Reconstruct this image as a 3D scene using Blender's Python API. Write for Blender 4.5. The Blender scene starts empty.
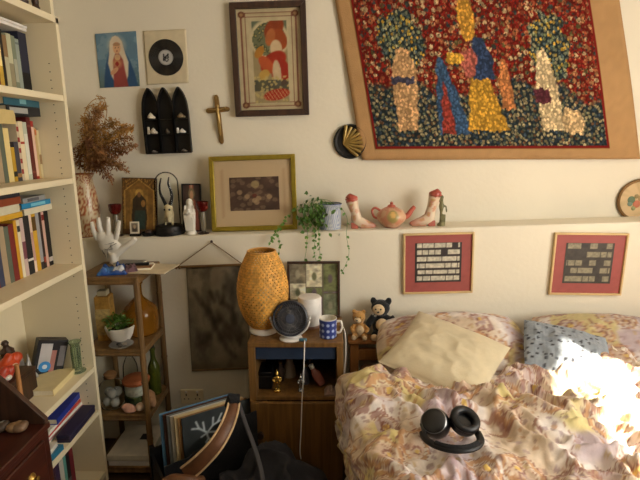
import bpy, bmesh, math, random
import numpy as np
from mathutils import Vector, Matrix, Euler
PI = math.pi
SC = bpy.context.scene
COL = SC.collection
random.seed(7)

# ---------------------------------------------------------------- camera, world, sun, window light, exposure
CAM_H = 1.6
FPX = 485.0
PITCH, YAW, ROLL = map(math.radians, (11.55, 1.2, 0.6))
FWD = Vector((-math.sin(YAW) * math.cos(PITCH), math.cos(YAW) * math.cos(PITCH), -math.sin(PITCH)))
_r0 = Vector((math.cos(YAW), math.sin(YAW), 0))
_u0 = _r0.cross(FWD)
RGT = _r0 * math.cos(ROLL) - _u0 * math.sin(ROLL)
UPV = _r0 * math.sin(ROLL) + _u0 * math.cos(ROLL)
EYE = Vector((0, 0, CAM_H))
cam_data = bpy.data.cameras.new('camera')
cam_data.sensor_width = 36.0
cam_data.lens = FPX * 36.0 / 640.0
cam_data.clip_start = 0.05
cam = bpy.data.objects.new('camera', cam_data)
COL.objects.link(cam)
cm = Matrix.Identity(4)
for i in range(3):
    cm[i][0], cm[i][1], cm[i][2], cm[i][3] = RGT[i], UPV[i], -FWD[i], EYE[i]
cam.matrix_world = cm
SC.camera = cam

SC.view_settings.view_transform = 'Standard'
SC.view_settings.look = 'None'
SC.view_settings.gamma = 1.0
SC.view_settings.use_curve_mapping = False
SC.view_settings.exposure = 0.0
SC.cycles.use_denoising = True
SC.cycles.max_bounces = 10
SC.cycles.transparent_max_bounces = 12

world = bpy.data.worlds.new('daylight')
SC.world = world
world.use_nodes = True
wb = world.node_tree.nodes['Background']
wb.inputs[0].default_value = (0.75, 0.86, 1.0, 1)
wb.inputs[1].default_value = 1.0

SUN_DIR = Vector((-1.0, 0.55, -1.115)).normalized()
sd = bpy.data.lights.new('sun', 'SUN')
sd.energy = 34.0
sd.angle = math.radians(0.9)
sd.color = (1.0, 0.90, 0.74)
sun = bpy.data.objects.new('sun', sd)
sun.rotation_euler = SUN_DIR.to_track_quat('-Z', 'Y').to_euler()
sun.location = (4, -1, 4)
COL.objects.link(sun)

def area(name, loc, direction, sx, sy, power, color):
    d = bpy.data.lights.new(name, 'AREA')
    d.shape = 'RECTANGLE'
    d.size, d.size_y = sx, sy
    d.energy = power
    d.color = color
    o = bpy.data.objects.new(name, d)
    o.location = loc
    o.rotation_euler = Vector(direction).to_track_quat('-Z', 'Y').to_euler()
    COL.objects.link(o)
    return o
# daylight entering by the side window, the lamp exactly in its opening
area('window_daylight', (2.36, 0.43, 1.6), (-1, 0, 0), 1.8, 1.3, 74, (1.0, 0.955, 0.86))

# ---------------------------------------------------------------- helpers
def P(px, py, Y):
    d = FWD + RGT * ((px - 320) / FPX) + UPV * ((240 - py) / FPX)
    return EYE + d * (Y / d.y)
def PZ(px, py, z):
    d = FWD + RGT * ((px - 320) / FPX) + UPV * ((240 - py) / FPX)
    return EYE + d * ((z - CAM_H) / d.z)
def PX(px, py, x):
    d = FWD + RGT * ((px - 320) / FPX) + UPV * ((240 - py) / FPX)
    return EYE + d * (x / d.x)
def V(*a): return Vector(a)

def lin1(c):
    c = c / 255.0
    return c / 12.92 if c <= 0.04045 else ((c + 0.055) / 1.055) ** 2.4
def lin(c): return tuple(lin1(x) for x in c)
def lin_np(a):
    a = np.clip(a, 0, 255) / 255.0
    return np.where(a <= 0.04045, a / 12.92, ((a + 0.055) / 1.055) ** 2.4)

_M = {}
def mat(name, rgb, rough=0.6, metal=0.0, var=0.10, scale=18.0, bump=0.0, bscale=90.0, spec=0.4, stretch=(1, 1, 1), sheen=0.0, coat=0.0, trans=0.0, ior=1.45, alpha=1.0, sss=0.0):
    if name in _M: return _M[name]
    m = bpy.data.materials.new(name); m.use_nodes = True
    nt = m.node_tree; b = nt.nodes['Principled BSDF']
    tc = nt.nodes.new('ShaderNodeTexCoord'); mp = nt.nodes.new('ShaderNodeMapping')
    mp.inputs['Scale'].default_value = stretch
    nt.links.new(tc.outputs['Object'], mp.inputs['Vector'])
    no = nt.nodes.new('ShaderNodeTexNoise'); no.inputs['Scale'].default_value = scale; no.inputs['Detail'].default_value = 5
    nt.links.new(mp.outputs[0], no.inputs['Vector'])
    rp = nt.nodes.new('ShaderNodeValToRGB')
    c = lin(rgb)
    rp.color_ramp.elements[0].position = 0.3; rp.color_ramp.elements[1].position = 0.7
    rp.color_ramp.elements[0].color = tuple(x * (1 - var) for x in c) + (1,)
    rp.color_ramp.elements[1].color = tuple(min(1, x * (1 + var)) for x in c) + (1,)
    nt.links.new(no.outputs['Fac'], rp.inputs[0]); nt.links.new(rp.outputs[0], b.inputs['Base Color'])
    b.inputs['Roughness'].default_value = rough; b.inputs['Metallic'].default_value = metal
    b.inputs['Specular IOR Level'].default_value = spec
    if sheen: b.inputs['Sheen Weight'].default_value = sheen
    if coat: b.inputs['Coat Weight'].default_value = coat; b.inputs['Coat Roughness'].default_value = 0.15
    if trans: b.inputs['Transmission Weight'].default_value = trans; b.inputs['IOR'].default_value = ior
    if bump:
        n2 = nt.nodes.new('ShaderNodeTexNoise'); n2.inputs['Scale'].default_value = bscale; n2.inputs['Detail'].default_value = 3
        nt.links.new(mp.outputs[0], n2.inputs['Vector'])
        bu = nt.nodes.new('ShaderNodeBump'); bu.inputs['Strength'].default_value = bump; bu.inputs['Distance'].default_value = 0.01
        nt.links.new(n2.outputs['Fac'], bu.inputs['Height']); nt.links.new(bu.outputs[0], b.inputs['Normal'])
    _M[name] = m
    return m
def wood(name, c1, c2, stretch=(14, 14, 1.2), rough=0.5, coat=0.0, scale=3.0):
    if name in _M: return _M[name]
    m = bpy.data.materials.new(name); m.use_nodes = True
    nt = m.node_tree; b = nt.nodes['Principled BSDF']
    tc = nt.nodes.new('ShaderNodeTexCoord'); mp = nt.nodes.new('ShaderNodeMapping'); mp.inputs['Scale'].default_value = stretch
    nt.links.new(tc.outputs['Object'], mp.inputs['Vector'])
    no = nt.nodes.new('ShaderNodeTexNoise'); no.inputs['Scale'].default_value = scale; no.inputs['Detail'].default_value = 8; no.inputs['Distortion'].default_value = 0.7
    nt.links.new(mp.outputs[0], no.inputs['Vector'])
    rp = nt.nodes.new('ShaderNodeValToRGB')
    rp.color_ramp.elements[0].position = 0.32; rp.color_ramp.elements[1].position = 0.68
    rp.color_ramp.elements[0].color = lin(c1) + (1,); rp.color_ramp.elements[1].color = lin(c2) + (1,)
    nt.links.new(no.outputs['Fac'], rp.inputs[0]); nt.links.new(rp.outputs[0], b.inputs['Base Color'])
    bu = nt.nodes.new('ShaderNodeBump'); bu.inputs['Strength'].default_value = 0.12; bu.inputs['Distance'].default_value = 0.004
    nt.links.new(no.outputs['Fac'], bu.inputs['Height']); nt.links.new(bu.outputs[0], b.inputs['Normal'])
    b.inputs['Roughness'].default_value = rough
    if coat: b.inputs['Coat Weight'].default_value = coat
    _M[name] = m
    return m
def painted(name, rough=0.7, bump=0.0, bscale=300.0, spec=0.3, sheen=0.0, coat=0.0):
    """material that takes its colour from the mesh's own colour attribute"""
    if name in _M: return _M[name]
    m = bpy.data.materials.new(name); m.use_nodes = True
    nt = m.node_tree; b = nt.nodes['Principled BSDF']
    at = nt.nodes.new('ShaderNodeAttribute'); at.attribute_name = 'Col'
    nt.links.new(at.outputs['Color'], b.inputs['Base Color'])
    b.inputs['Roughness'].default_value = rough; b.inputs['Specular IOR Level'].default_value = spec
    if sheen: b.inputs['Sheen Weight'].default_value = sheen
    if coat: b.inputs['Coat Weight'].default_value = coat
    if bump:
        tc = nt.nodes.new('ShaderNodeTexCoord')
        n2 = nt.nodes.new('ShaderNodeTexNoise'); n2.inputs['Scale'].default_value = bscale; n2.inputs['Detail'].default_value = 3
        nt.links.new(tc.outputs['Object'], n2.inputs['Vector'])
        bu = nt.nodes.new('ShaderNodeBump'); bu.inputs['Strength'].default_value = bump; bu.inputs['Distance'].default_value = 0.01
        nt.links.new(n2.outputs['Fac'], bu.inputs['Height']); nt.links.new(bu.outputs[0], b.inputs['Normal'])
    _M[name] = m
    return m
def glassy(name, rgb, refl=0.10, tint=0.9, rough=0.02):
    """thin clear glass: see-through with a Fresnel sheen"""
    if name in _M: return _M[name]
    m = bpy.data.materials.new(name); m.use_nodes = True
    nt = m.node_tree
    for n in list(nt.nodes): nt.nodes.remove(n)
    out = nt.nodes.new('ShaderNodeOutputMaterial'); mx = nt.nodes.new('ShaderNodeMixShader')
    tr = nt.nodes.new('ShaderNodeBsdfTransparent'); gl = nt.nodes.new('ShaderNodeBsdfGlossy')
    lw = nt.nodes.new('ShaderNodeLayerWeight'); lw.inputs['Blend'].default_value = refl
    tr.inputs[0].default_value = tuple(x for x in lin(rgb)) + (1,)
    gl.inputs[0].default_value = (0.95, 0.95, 0.95, 1); gl.inputs['Roughness'].default_value = rough
    nt.links.new(lw.outputs['Fresnel'], mx.inputs[0]); nt.links.new(tr.outputs[0], mx.inputs[1]); nt.links.new(gl.outputs[0], mx.inputs[2])
    nt.links.new(mx.outputs[0], out.inputs[0])
    _M[name] = m
    return m

class MB:
    """collects shapes, then links them as ONE mesh object"""
    def __init__(self):
        self.bm = bmesh.new(); self.mi = 0
    def _fin(self, faces):
        for f in faces: f.material_index = self.mi
    def box(self, x0, x1, y0, y1, z0, z1, M=None):
        c = [V(x, y, z) for x in (x0, x1) for y in (y0, y1) for z in (z0, z1)]
        if M: c = [M @ p for p in c]
        v = [self.bm.verts.new(p) for p in c]
        self._fin([self.bm.faces.new([v[i] for i in q]) for q in ((0, 1, 3, 2), (4, 6, 7, 5), (0, 4, 5, 1), (2, 3, 7, 6), (0, 2, 6, 4), (1, 5, 7, 3))])
        return self
    def bar(self, a, b, w, d, up=V(0, 0, 1)):
        a, b = Vector(a), Vector(b); t = (b - a); L = t.length; t.normalize()
        s = t.cross(up)
        if s.length < 1e-4: s = t.cross(V(0, 1, 0))
        s.normalize(); u = s.cross(t)
        M = Matrix(((s.x, t.x, u.x, a.x), (s.y, t.y, u.y, a.y), (s.z, t.z, u.z, a.z), (0, 0, 0, 1)))
        return self.box(-w / 2, w / 2, 0, L, -d / 2, d / 2, M)
    def tube(self, pts, r, seg=8, cap=True, flat=1.0, up=None):
        pts = [Vector(p) for p in pts]; n = len(pts)
        rs = [r] * n if not hasattr(r, '__len__') else list(r)
        rings = []; prev = None
        for i, p in enumerate(pts):
            t = (pts[min(i + 1, n - 1)] - pts[max(i - 1, 0)])
            if t.length < 1e-9: t = V(0, 0, 1)
            t.normalize()
            if prev is None:
                ref = Vector(up) if up is not None else (V(0, 0, 1) if abs(t.z) < 0.9 else V(1, 0, 0))
                s = t.cross(ref).normalized()
            else:
                s = prev - t * prev.dot(t)
                s = s.normalized() if s.length > 1e-6 else t.orthogonal().normalized()
            prev = s; u = t.cross(s)
            rings.append([self.bm.verts.new(p + (s * math.cos(2 * PI * k / seg) + u * math.sin(2 * PI * k / seg) * flat) * rs[i]) for k in range(seg)])
        fs = []
        for i in range(n - 1):
            for k in range(seg):
                fs.append(self.bm.faces.new((rings[i][k], rings[i][(k + 1) % seg], rings[i + 1][(k + 1) % seg], rings[i + 1][k])))
        if cap:
            fs.append(self.bm.faces.new(list(reversed(rings[0])))); fs.append(self.bm.faces.new(rings[-1]))
        self._fin(fs); return self
    def lathe(self, prof, c=(0, 0, 0), seg=28, M=None, closed=False):
        c = Vector(c); rings = []
        for r, z in prof:
            if r < 1e-6:
                p = V(0, 0, z); p = (M @ p if M else p) + c
                rings.append([self.bm.verts.new(p)])
            else:
                ring = []
                for k in range(seg):
                    p = V(r * math.cos(2 * PI * k / seg), r * math.sin(2 * PI * k / seg), z)
                    ring.append(self.bm.verts.new((M @ p if M else p) + c))
                rings.append(ring)
        fs = []
        for a, b in zip(rings, rings[1:]):
            for k in range(seg):
                k2 = (k + 1) % seg
                if len(a) == 1 and len(b) == 1: continue
                if len(a) == 1: fs.append(self.bm.faces.new((a[0], b[k2], b[k])))
                elif len(b) == 1: fs.append(self.bm.faces.new((a[k], a[k2], b[0])))
                else: fs.append(self.bm.faces.new((a[k], a[k2], b[k2], b[k])))
        self._fin(fs); return self
    def ball(self, c, r, M=None, u=16, v=10):
        if not hasattr(r, '__len__'): r = (r, r, r)
        c = Vector(c); rows = []
        for j in range(v + 1):
            ph = -PI / 2 + PI * j / v
            if j in (0, v):
                p = V(0, 0, math.sin(ph) * r[2]); rows.append([self.bm.verts.new((M @ p if M else p) + c)])
            else:
                row = []
                for i in range(u):
                    p = V(math.cos(ph) * math.cos(2 * PI * i / u) * r[0], math.cos(ph) * math.sin(2 * PI * i / u) * r[1], math.sin(ph) * r[2])
                    row.append(self.bm.verts.new((M @ p if M else p) + c))
                rows.append(row)
        fs = []
        for a, b in zip(rows, rows[1:]):
            for k in range(u):
                k2 = (k + 1) % u
                if len(a) == 1: fs.append(self.bm.faces.new((a[0], b[k2], b[k])))
                elif len(b) == 1: fs.append(self.bm.faces.new((a[k], a[k2], b[0])))
                else: fs.append(self.bm.faces.new((a[k], a[k2], b[k2], b[k])))
        self._fin(fs); return self
    def prism(self, poly, y0, y1, M=None):
        """outline in (x, z), from y0 to y1"""
        a = [V(x, y0, z) for x, z in poly]; b = [V(x, y1, z) for x, z in poly]
        if M: a = [M @ p for p in a]; b = [M @ p for p in b]
        a = [self.bm.verts.new(p) for p in a]; b = [self.bm.verts.new(p) for p in b]; n = len(a)
        fs = [self.bm.faces.new(a), self.bm.faces.new(list(reversed(b)))]
        for i in range(n): fs.append(self.bm.faces.new((a[i], b[i], b[(i + 1) % n], a[(i + 1) % n])))
        self._fin(fs); return self
    def poly(self, pts):
        self._fin([self.bm.faces.new([self.bm.verts.new(Vector(p)) for p in pts])]); return self
    def build(self, name, m, parent=None, bevel=0.0, smooth=35, remesh=0.0, solid=0.0, sub=0, off=None):
        bm = self.bm
        if off is not None: bmesh.ops.translate(bm, verts=bm.verts, vec=-Vector(off))
        bmesh.ops.recalc_face_normals(bm, faces=bm.faces)
        me = bpy.data.meshes.new(name); bm.to_mesh(me); bm.free()
        for x in (m if isinstance(m, (list, tuple)) else [m]): me.materials.append(x)
        return link(name, me, parent, bevel, smooth, remesh, solid, sub)
def link(name, me, parent=None, bevel=0.0, smooth=35, remesh=0.0, solid=0.0, sub=0):
    if smooth and len(me.polygons):
        me.polygons.foreach_set('use_smooth', [True] * len(me.polygons))
        if smooth < 180: me.set_sharp_from_angle(angle=math.radians(smooth))
    o = bpy.data.objects.new(name, me); COL.objects.link(o)
    if parent is not None: o.parent = parent
    if remesh:
        r = o.modifiers.new('merge', 'REMESH'); r.mode = 'VOXEL'; r.voxel_size = remesh; r.use_smooth_shade = True
        s = o.modifiers.new('smooth', 'SMOOTH'); s.factor = 0.5; s.iterations = 4
    if sub:
        s = o.modifiers.new('sub', 'SUBSURF'); s.levels = s.render_levels = sub
    if solid:
        s = o.modifiers.new('thick', 'SOLIDIFY'); s.thickness = solid; s.offset = 0
    if bevel:
        b = o.modifiers.new('bevel', 'BEVEL'); b.width = bevel; b.segments = 2; b.limit_method = 'ANGLE'; b.angle_limit = math.radians(40)
    return o
def tag(o, label, cat, group=None, kind=None):
    o['label'] = label; o['category'] = cat
    if group: o['group'] = group
    if kind: o['kind'] = kind
    return o
def thing(name, label, cat, loc=(0, 0, 0), rot=(0, 0, 0), group=None):
    o = bpy.data.objects.new(name, None); COL.objects.link(o)
    o.empty_display_size = 0.05
    o.location = loc; o.rotation_euler = rot
    return tag(o, label, cat, group)
def struct(name, mb, m, **k):
    o = mb.build(name, m, **k); o['kind'] = 'structure'; return o
def copy_tree(o, parent=None):
    c = o.copy(); COL.objects.link(c)
    if parent is not None: c.parent = parent
    for ch in list(o.children): copy_tree(ch, c)
    return c

# ---- number-built sheets with a painted colour attribute
def mesh_np(name, verts, faces, cols, m, parent=None, smooth=180, **k):
    me = bpy.data.meshes.new(name)
    me.from_pydata([tuple(v) for v in verts], [], [tuple(f) for f in faces]); me.update()
    if cols is not None:
        a = me.color_attributes.new('Col', 'FLOAT_COLOR', 'POINT')
        rgba = np.ones((len(verts), 4), dtype=np.float32); rgba[:, :3] = lin_np(np.asarray(cols, float))
        a.data.foreach_set('color', rgba.ravel())
    me.materials.append(m)
    return link(name, me, parent, smooth=smooth, **k)
def grid_faces(nx, ny, wrap=False):
    f = []
    for j in range(ny - 1):
        for i in range(nx - (0 if wrap else 1)):
            i2 = (i + 1) % nx
            f.append((j * nx + i, j * nx + i2, (j + 1) * nx + i2, (j + 1) * nx + i))
    return f
def sheet(name, bl, br, tr, tl, nx, ny, fn, m, parent=None, disp=None, thick=0.0):
    """a painted sheet between four corners; fn(u, v) -> sRGB 0..255 colours"""
    bl, br, tr, tl = [np.array(p, float) for p in (bl, br, tr, tl)]
    u, v = np.meshgrid(np.linspace(0, 1, nx), np.linspace(0, 1, ny)); u = u.ravel(); v = v.ravel()
    p = (bl[None] * ((1 - u) * (1 - v))[:, None] + br[None] * (u * (1 - v))[:, None] + tr[None] * (u * v)[:, None] + tl[None] * ((1 - u) * v)[:, None])
    if disp is not None:
        n = np.cross(br - bl, tl - bl); n /= np.linalg.norm(n)
        p = p + n[None] * disp(u, v)[:, None]
    return mesh_np(name, p, grid_faces(nx, ny), fn(u, v), m, parent, solid=thick)
def hsh(i, j, s=0):
    n = np.sin(i * 127.1 + j * 311.7 + s * 74.7) * 43758.5453
    return n - np.floor(n)
def vnoise(x, y, s=0):
    xi = np.floor(x); yi = np.floor(y); fx = x - xi; fy = y - yi
    fx = fx * fx * (3 - 2 * fx); fy = fy * fy * (3 - 2 * fy)
    a = hsh(xi, yi, s); b = hsh(xi + 1, yi, s); c = hsh(xi, yi + 1, s); d = hsh(xi + 1, yi + 1, s)
    return a + (b - a) * fx + (c - a) * fy + (a - b - c + d) * fx * fy
def fbm(x, y, s=0, o=4):
    t = 0; a = 0.5; n = 0
    for k in range(o):
        t = t + a * vnoise(x * 2 ** k, y * 2 ** k, s + k * 13); n += a; a *= 0.5
    return t / n
def worley(x, y, s=0):
    """nearest cell point: distance, cell hash a, cell hash b, dx, dy"""
    xi = np.floor(x); yi = np.floor(y)
    best = np.full(x.shape, 9.0); ha = np.zeros(x.shape); hb = np.zeros(x.shape); bx = np.zeros(x.shape); by = np.zeros(x.shape)
    for di in (-1, 0, 1):
        for dj in (-1, 0, 1):
            ci = xi + di; cj = yi + dj
            ox = ci + hsh(ci, cj, s + 1) - x; oy = cj + hsh(ci, cj, s + 2) - y
            d = np.hypot(ox, oy); m = d < best
            best = np.where(m, d, best); ha = np.where(m, hsh(ci, cj, s + 3), ha); hb = np.where(m, hsh(ci, cj, s + 4), hb)
            bx = np.where(m, -ox, bx); by = np.where(m, -oy, by)
    return best, ha, hb, bx, by
def fill(u, c): return np.tile(np.array(c, float), (len(u), 1))
def put(col, mask, c, a=1.0):
    w = (np.clip(mask, 0, 1) * a)[:, None]
    return col * (1 - w) + np.array(c, float)[None] * w
def ell(u, v, cx, cy, rx, ry, rot=0.0, soft=0.15):
    c, s = math.cos(rot), math.sin(rot)
    x = (u - cx) * c + (v - cy) * s; y = -(u - cx) * s + (v - cy) * c
    return np.clip((1 - np.hypot(x / rx, y / ry)) / soft, 0, 1)
def rect(u, v, x0, x1, y0, y1):
    return ((u >= x0) & (u <= x1) & (v >= y0) & (v <= y1)).astype(float)
def pal(h, colors):
    c = np.array(colors, float); return c[np.clip((h * len(colors)).astype(int), 0, len(colors) - 1)]
def bez(p0, p1, p2, p3, n=12):
    p0, p1, p2, p3 = [Vector(p) for p in (p0, p1, p2, p3)]
    return [p0 * (1 - t) ** 3 + p1 * 3 * t * (1 - t) ** 2 + p2 * 3 * t * t * (1 - t) + p3 * t ** 3 for t in [i / n for i in range(n + 1)]]
def spline(pts, n=6):
    pts = [Vector(p) for p in pts]; out = []
    q = [pts[0]] + pts + [pts[-1]]
    for i in range(1, len(q) - 2):
        a, b, c, d = q[i - 1], q[i], q[i + 1], q[i + 2]
        for k in range(n):
            t = k / n
            out.append(0.5 * ((2 * b) + (c - a) * t + (2 * a - 5 * b + 4 * c - d) * t * t + (3 * b - a - 3 * c + d) * t ** 3))
    out.append(pts[-1]); return out

# ---------------------------------------------------------------- shared materials
M_wall = mat('cream_wall_paint', (228, 220, 200), 0.85, var=0.03, scale=3, bump=0.10, bscale=45)
M_ceil = mat('white_ceiling_paint', (238, 232, 218), 0.9, var=0.02)
M_floor = wood('dark_floor_boards', (62, 44, 30), (92, 66, 44), (1.2, 14, 14))
M_white_lam = mat('white_shelf_laminate', (230, 216, 182), 0.45, var=0.02, scale=4)
M_pine = wood('honey_pine', (150, 98, 50), (176, 122, 68))
M_walnut = wood('brown_cabinet_wood', (98, 68, 31), (132, 95, 48), (16, 16, 1.0))
M_bamboo = wood('stained_bamboo_wood', (96, 70, 38), (128, 96, 54))
M_dark_wood = wood('dark_frame_wood', (46, 28, 18), (72, 46, 30))
M_mahog = wood('red_mahogany', (44, 18, 12), (70, 30, 18), (14, 1.2, 14), 0.35, 0.3)
M_gold = mat('gilt_frame', (158, 138, 48), 0.35, 0.6, var=0.15, scale=40)
M_black = mat('black_paint', (14, 13, 13), 0.5, var=0.2)
M_blackgl = mat('glossy_black_plastic', (10, 11, 14), 0.22, var=0.1, spec=0.6)
M_dkfab = mat('black_fabric', (22, 22, 25), 0.9, var=0.3, bump=0.4, bscale=160)
M_white_pl = mat('white_plastic', (232, 228, 222), 0.4, var=0.02)
M_ceramic = mat('white_ceramic', (226, 220, 206), 0.3, var=0.04)
M_paper = mat('cream_paper', (236, 226, 200), 0.8, var=0.04)
M_cord = mat('twine', (120, 92, 58), 0.9, var=0.2)
M_glass = glassy('clear_glass', (252, 253, 251), 0.10)
M_pane = glassy('picture_glass', (248, 248, 246), 0.05)
M_brass = mat('old_brass', (150, 118, 58), 0.35, 0.85, var=0.2)
M_steel = mat('steel', (150, 150, 150), 0.3, 0.9, var=0.1)
M_leaf = mat('green_leaf', (70, 104, 36), 0.5, var=0.45, scale=30)
M_leaf2 = mat('bright_leaf', (92, 132, 52), 0.5, var=0.4, scale=30)
P_print = painted('printed_paper', 0.55, spec=0.4)
P_cloth = painted('woven_cloth', 0.95, 0.35, 420, 0.1)
P_canvas = painted('charcoal_canvas', 0.95, 0.3, 200, 0.1)
P_cotton = painted('printed_cotton', 0.9, 0.15, 160, 0.15, sheen=0.15)
P_glaze = painted('painted_glaze', 0.3, spec=0.5)

# ================================================================ THE ROOM
YU, YL = 2.56, 2.38            # faces of the upper wall and of the thicker lower wall
XL, XR, YF, ZC = -1.42, 2.3, -1.5, 2.62
def ledge_z(x): return 1.134 + (x + 0.906) * 0.0247
struct('floor', MB().box(XL - .1, XR + .1, YF - .1, YU + .1, -0.06, 0), M_floor)
struct('ceiling', MB().box(XL - .1, XR + .1, YF - .1, YU + .1, ZC, ZC + .06), M_ceil)
b = MB().box(XL, XR, YU, YU + .1, 0, ZC)
struct('wall_back', b, M_wall)
b = MB()
v = [V(x, y, z) for x in (XL, XR) for y in (YL, YU) for z in (0, ledge_z(x))]
vv = [b.bm.verts.new(p) for p in v]
for q in ((0, 1, 3, 2), (4, 6, 7, 5), (0, 4, 5, 1), (2, 3, 7, 6), (0, 2, 6, 4), (1, 5, 7, 3)): b.bm.faces.new([vv[i] for i in q])
struct('wall_lower', b, M_wall, bevel=0.008)
struct('wall_left', MB().box(XL - .1, XL, YF, YU, 0, ZC), M_wall)
# right wall with its window opening
W1 = (-.5, 1.36, 0.94, 2.27)
b = MB()
b.box(XR, XR + .1, YF, W1[0], 0, ZC).box(XR, XR + .1, W1[1], YU, 0, ZC).box(XR, XR + .1, W1[0], W1[1], 0, W1[2]).box(XR, XR + .1, W1[0], W1[1], W1[3], ZC)
struct('wall_right', b, M_wall)
w = thing('window_1', 'white side window that lets the sun in', 'window', (XR, .43, W1[2])); w['kind'] = 'structure'
b = MB()
for y in (W1[0] + .02, .43, W1[1] - .02): b.box(XR + .02, XR + .07, y - .02, y + .02, W1[2], W1[3])
for z in (W1[2] + .02, W1[3] - .02): b.box(XR + .02, XR + .07, W1[0], W1[1], z - .02, z + .02)
b.build('frame', M_white_pl, w, off=w.location)
MB().box(XR - .06, XR + .02, W1[0] - .05, W1[1] + .05, W1[2] - .03, W1[2]).build('sill', M_white_pl, w, off=w.location)
# wall behind the camera, unseen; its dark colour is set to cut bounce light
struct('wall_front', MB().box(XL, XR, YF - .1, YF, 0, ZC), mat('bounce_cut_wall', (96, 84, 70), .85, var=.03, scale=3))

# ================================================================ WHITE BOOKCASE
BX0, BX1, BY0, BY1 = -1.385, -1.08, 0.72, 2.055
SHELF = [0.05, 0.372, 0.588, 1.072, 1.446, 1.780]       # middles of the boards
TH = 0.024
bc = thing('bookcase', 'tall white bookcase with peg holes along the left wall', 'bookcase', (BX0, (BY0 + BY1) / 2, 0))
off = bc.location
b = MB().box(BX0, BX1, BY1 - .022, BY1, 0, 2.09)
b.build('side_panel', M_white_lam, bc, bevel=.0015, off=off)
MB().box(BX0, BX1, BY0, BY0 + .022, 0, 2.09).build('side_panel', M_white_lam, bc, bevel=.0015, off=off)
MB().box(BX0 + .004, BX0 + .010, BY0 + .022, BY1 - .022, 0, 2.5).build('back_panel', M_white_lam, bc, off=off)
for i, z in enumerate(SHELF):
    MB().box(BX0 + .011, BX1 - .002, BY0 + .022, BY1 - .022, z - TH / 2, z + TH / 2).build('shelf', M_white_lam, bc, bevel=.0015, off=off)
MB().box(BX0, BX1, BY0, BY1, 2.068, 2.094).build('top_board', M_white_lam, bc, bevel=.0015, off=off)
MB().box(BX0, BX1 - .012, BY1 - .024, BY1 - .002, 2.094, 2.5).build('extension_panel', M_white_lam, bc, bevel=.0015, off=off)
pg = MB()
for k in range(34):
    z = 0.42 + k * 0.032
    if any(abs(z - s) < .02 for s in SHELF): continue
    if 0.95 < z < 1.0: continue
    for x in (-1.125,):
        pg.tube([(x, BY1 - .0235, z), (x, BY1 - .0205, z)], .0024, 8)
for k in range(14):
    z = 1.50 + k * 0.032
    if abs(z - 1.78) > .02: pg.tube([(-1.125, BY1 - .0235, z), (-1.125, BY1 - .0205, z)], .0024, 8)
pg.build('peg_holes', mat('dark_peg_hole', (70, 60, 44), .9), bc, off=off)['kind'] = 'stuff'

# ---- books
def book_parts(root, t, h, d, rgb, band=None, hard=True, pages=(232, 220, 190), rough=.5):
    """spine faces +X at x=0, thickness along Y (0..t), height along Z (0..h), depth along -X"""
    nm = 'cover_%d_%d_%d' % rgb
    mm = [mat(nm, rgb, rough, var=.06, scale=25)]
    c = MB(); k = .0025 if hard else .0012
    c.box(-d, 0, 0, k, 0, h).box(-d, 0, t - k, t, 0, h).box(-k, 0, k, t - k, 0, h)
    if band:
        mm.append(mat('band_%d_%d_%d' % band[0], band[0], .5, var=.05)); c.mi = 1
        for z0, z1 in band[1:]:
            c.box(0.0, .0006, .0008, t - .0008, z0 * h, z1 * h)
    c.build('cover', mm, root)
    e = .004 if hard else .001
    MB().box(-d + e, -k, k, t - k, e, h - e).build('page_block', mat('page_edges_%d' % pages[0], pages, .85, var=.06, scale=200, stretch=(1, 8, 1)), root)
ROWNAME = {}
def row(zs, xs, spec, shelfname, group, y_end=BY1 - .024):
    """spec goes from the far end towards the camera: (thickness, height, depth, colour, label, band, xshift)"""
    y = y_end
    for s in spec:
        t, h, d, rgb, lab = s[:5]; band = s[5] if len(s) > 5 else None; dx = s[6] if len(s) > 6 else 0
        y -= t + .0012
        o = thing('book', lab + ' in the ' + shelfname, 'book', (xs + dx, y, zs + .0005), (0, 0, 0), group)
        book_parts(o, t, h, d, rgb, band)
    return y
zA, zB, zC = (SHELF[5] + TH / 2, SHELF[4] + TH / 2, SHELF[3] + TH / 2)
rA = row(zA, -1.205, [
    (.052, .236, .17, (38, 40, 58), 'thick navy hardback with a black foot block', ((12, 12, 14), (.0, .36))),
    (.022, .205, .15, (150, 160, 150), 'pale blue grey slim book', ((110, 120, 116), (.05, .09), (.9, .94))),
    (.022, .212, .15, (126, 134, 112), 'grey green book', ((170, 170, 150), (.2, .6))),
    (.026, .215, .15, (196, 194, 160), 'cream green book', ((150, 140, 110), (.1, .5))),
    (.024, .205, .15, (136, 108, 72), 'tan brown book', ((190, 184, 150), (.0, .62))),
    (.014, .222, .15, (34, 30, 26), 'thin black book', None),
    (.022, .225, .15, (196, 160, 62), 'mustard yellow book', ((240, 220, 150), (.4, .8))),
    (.03, .2, .15, (120, 60, 40), 'brick brown book', None),
    (.024, .215, .15, (96, 104, 88), 'moss green book'), (.03, .22, .15, (170, 150, 120), 'putty coloured book'), (.026, .21, .15, (60, 66, 90), 'steel blue book'), (.03, .22, .15, (120, 50, 44), 'oxblood book')], 'uppermost book row', 'books on the top shelf')
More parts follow.
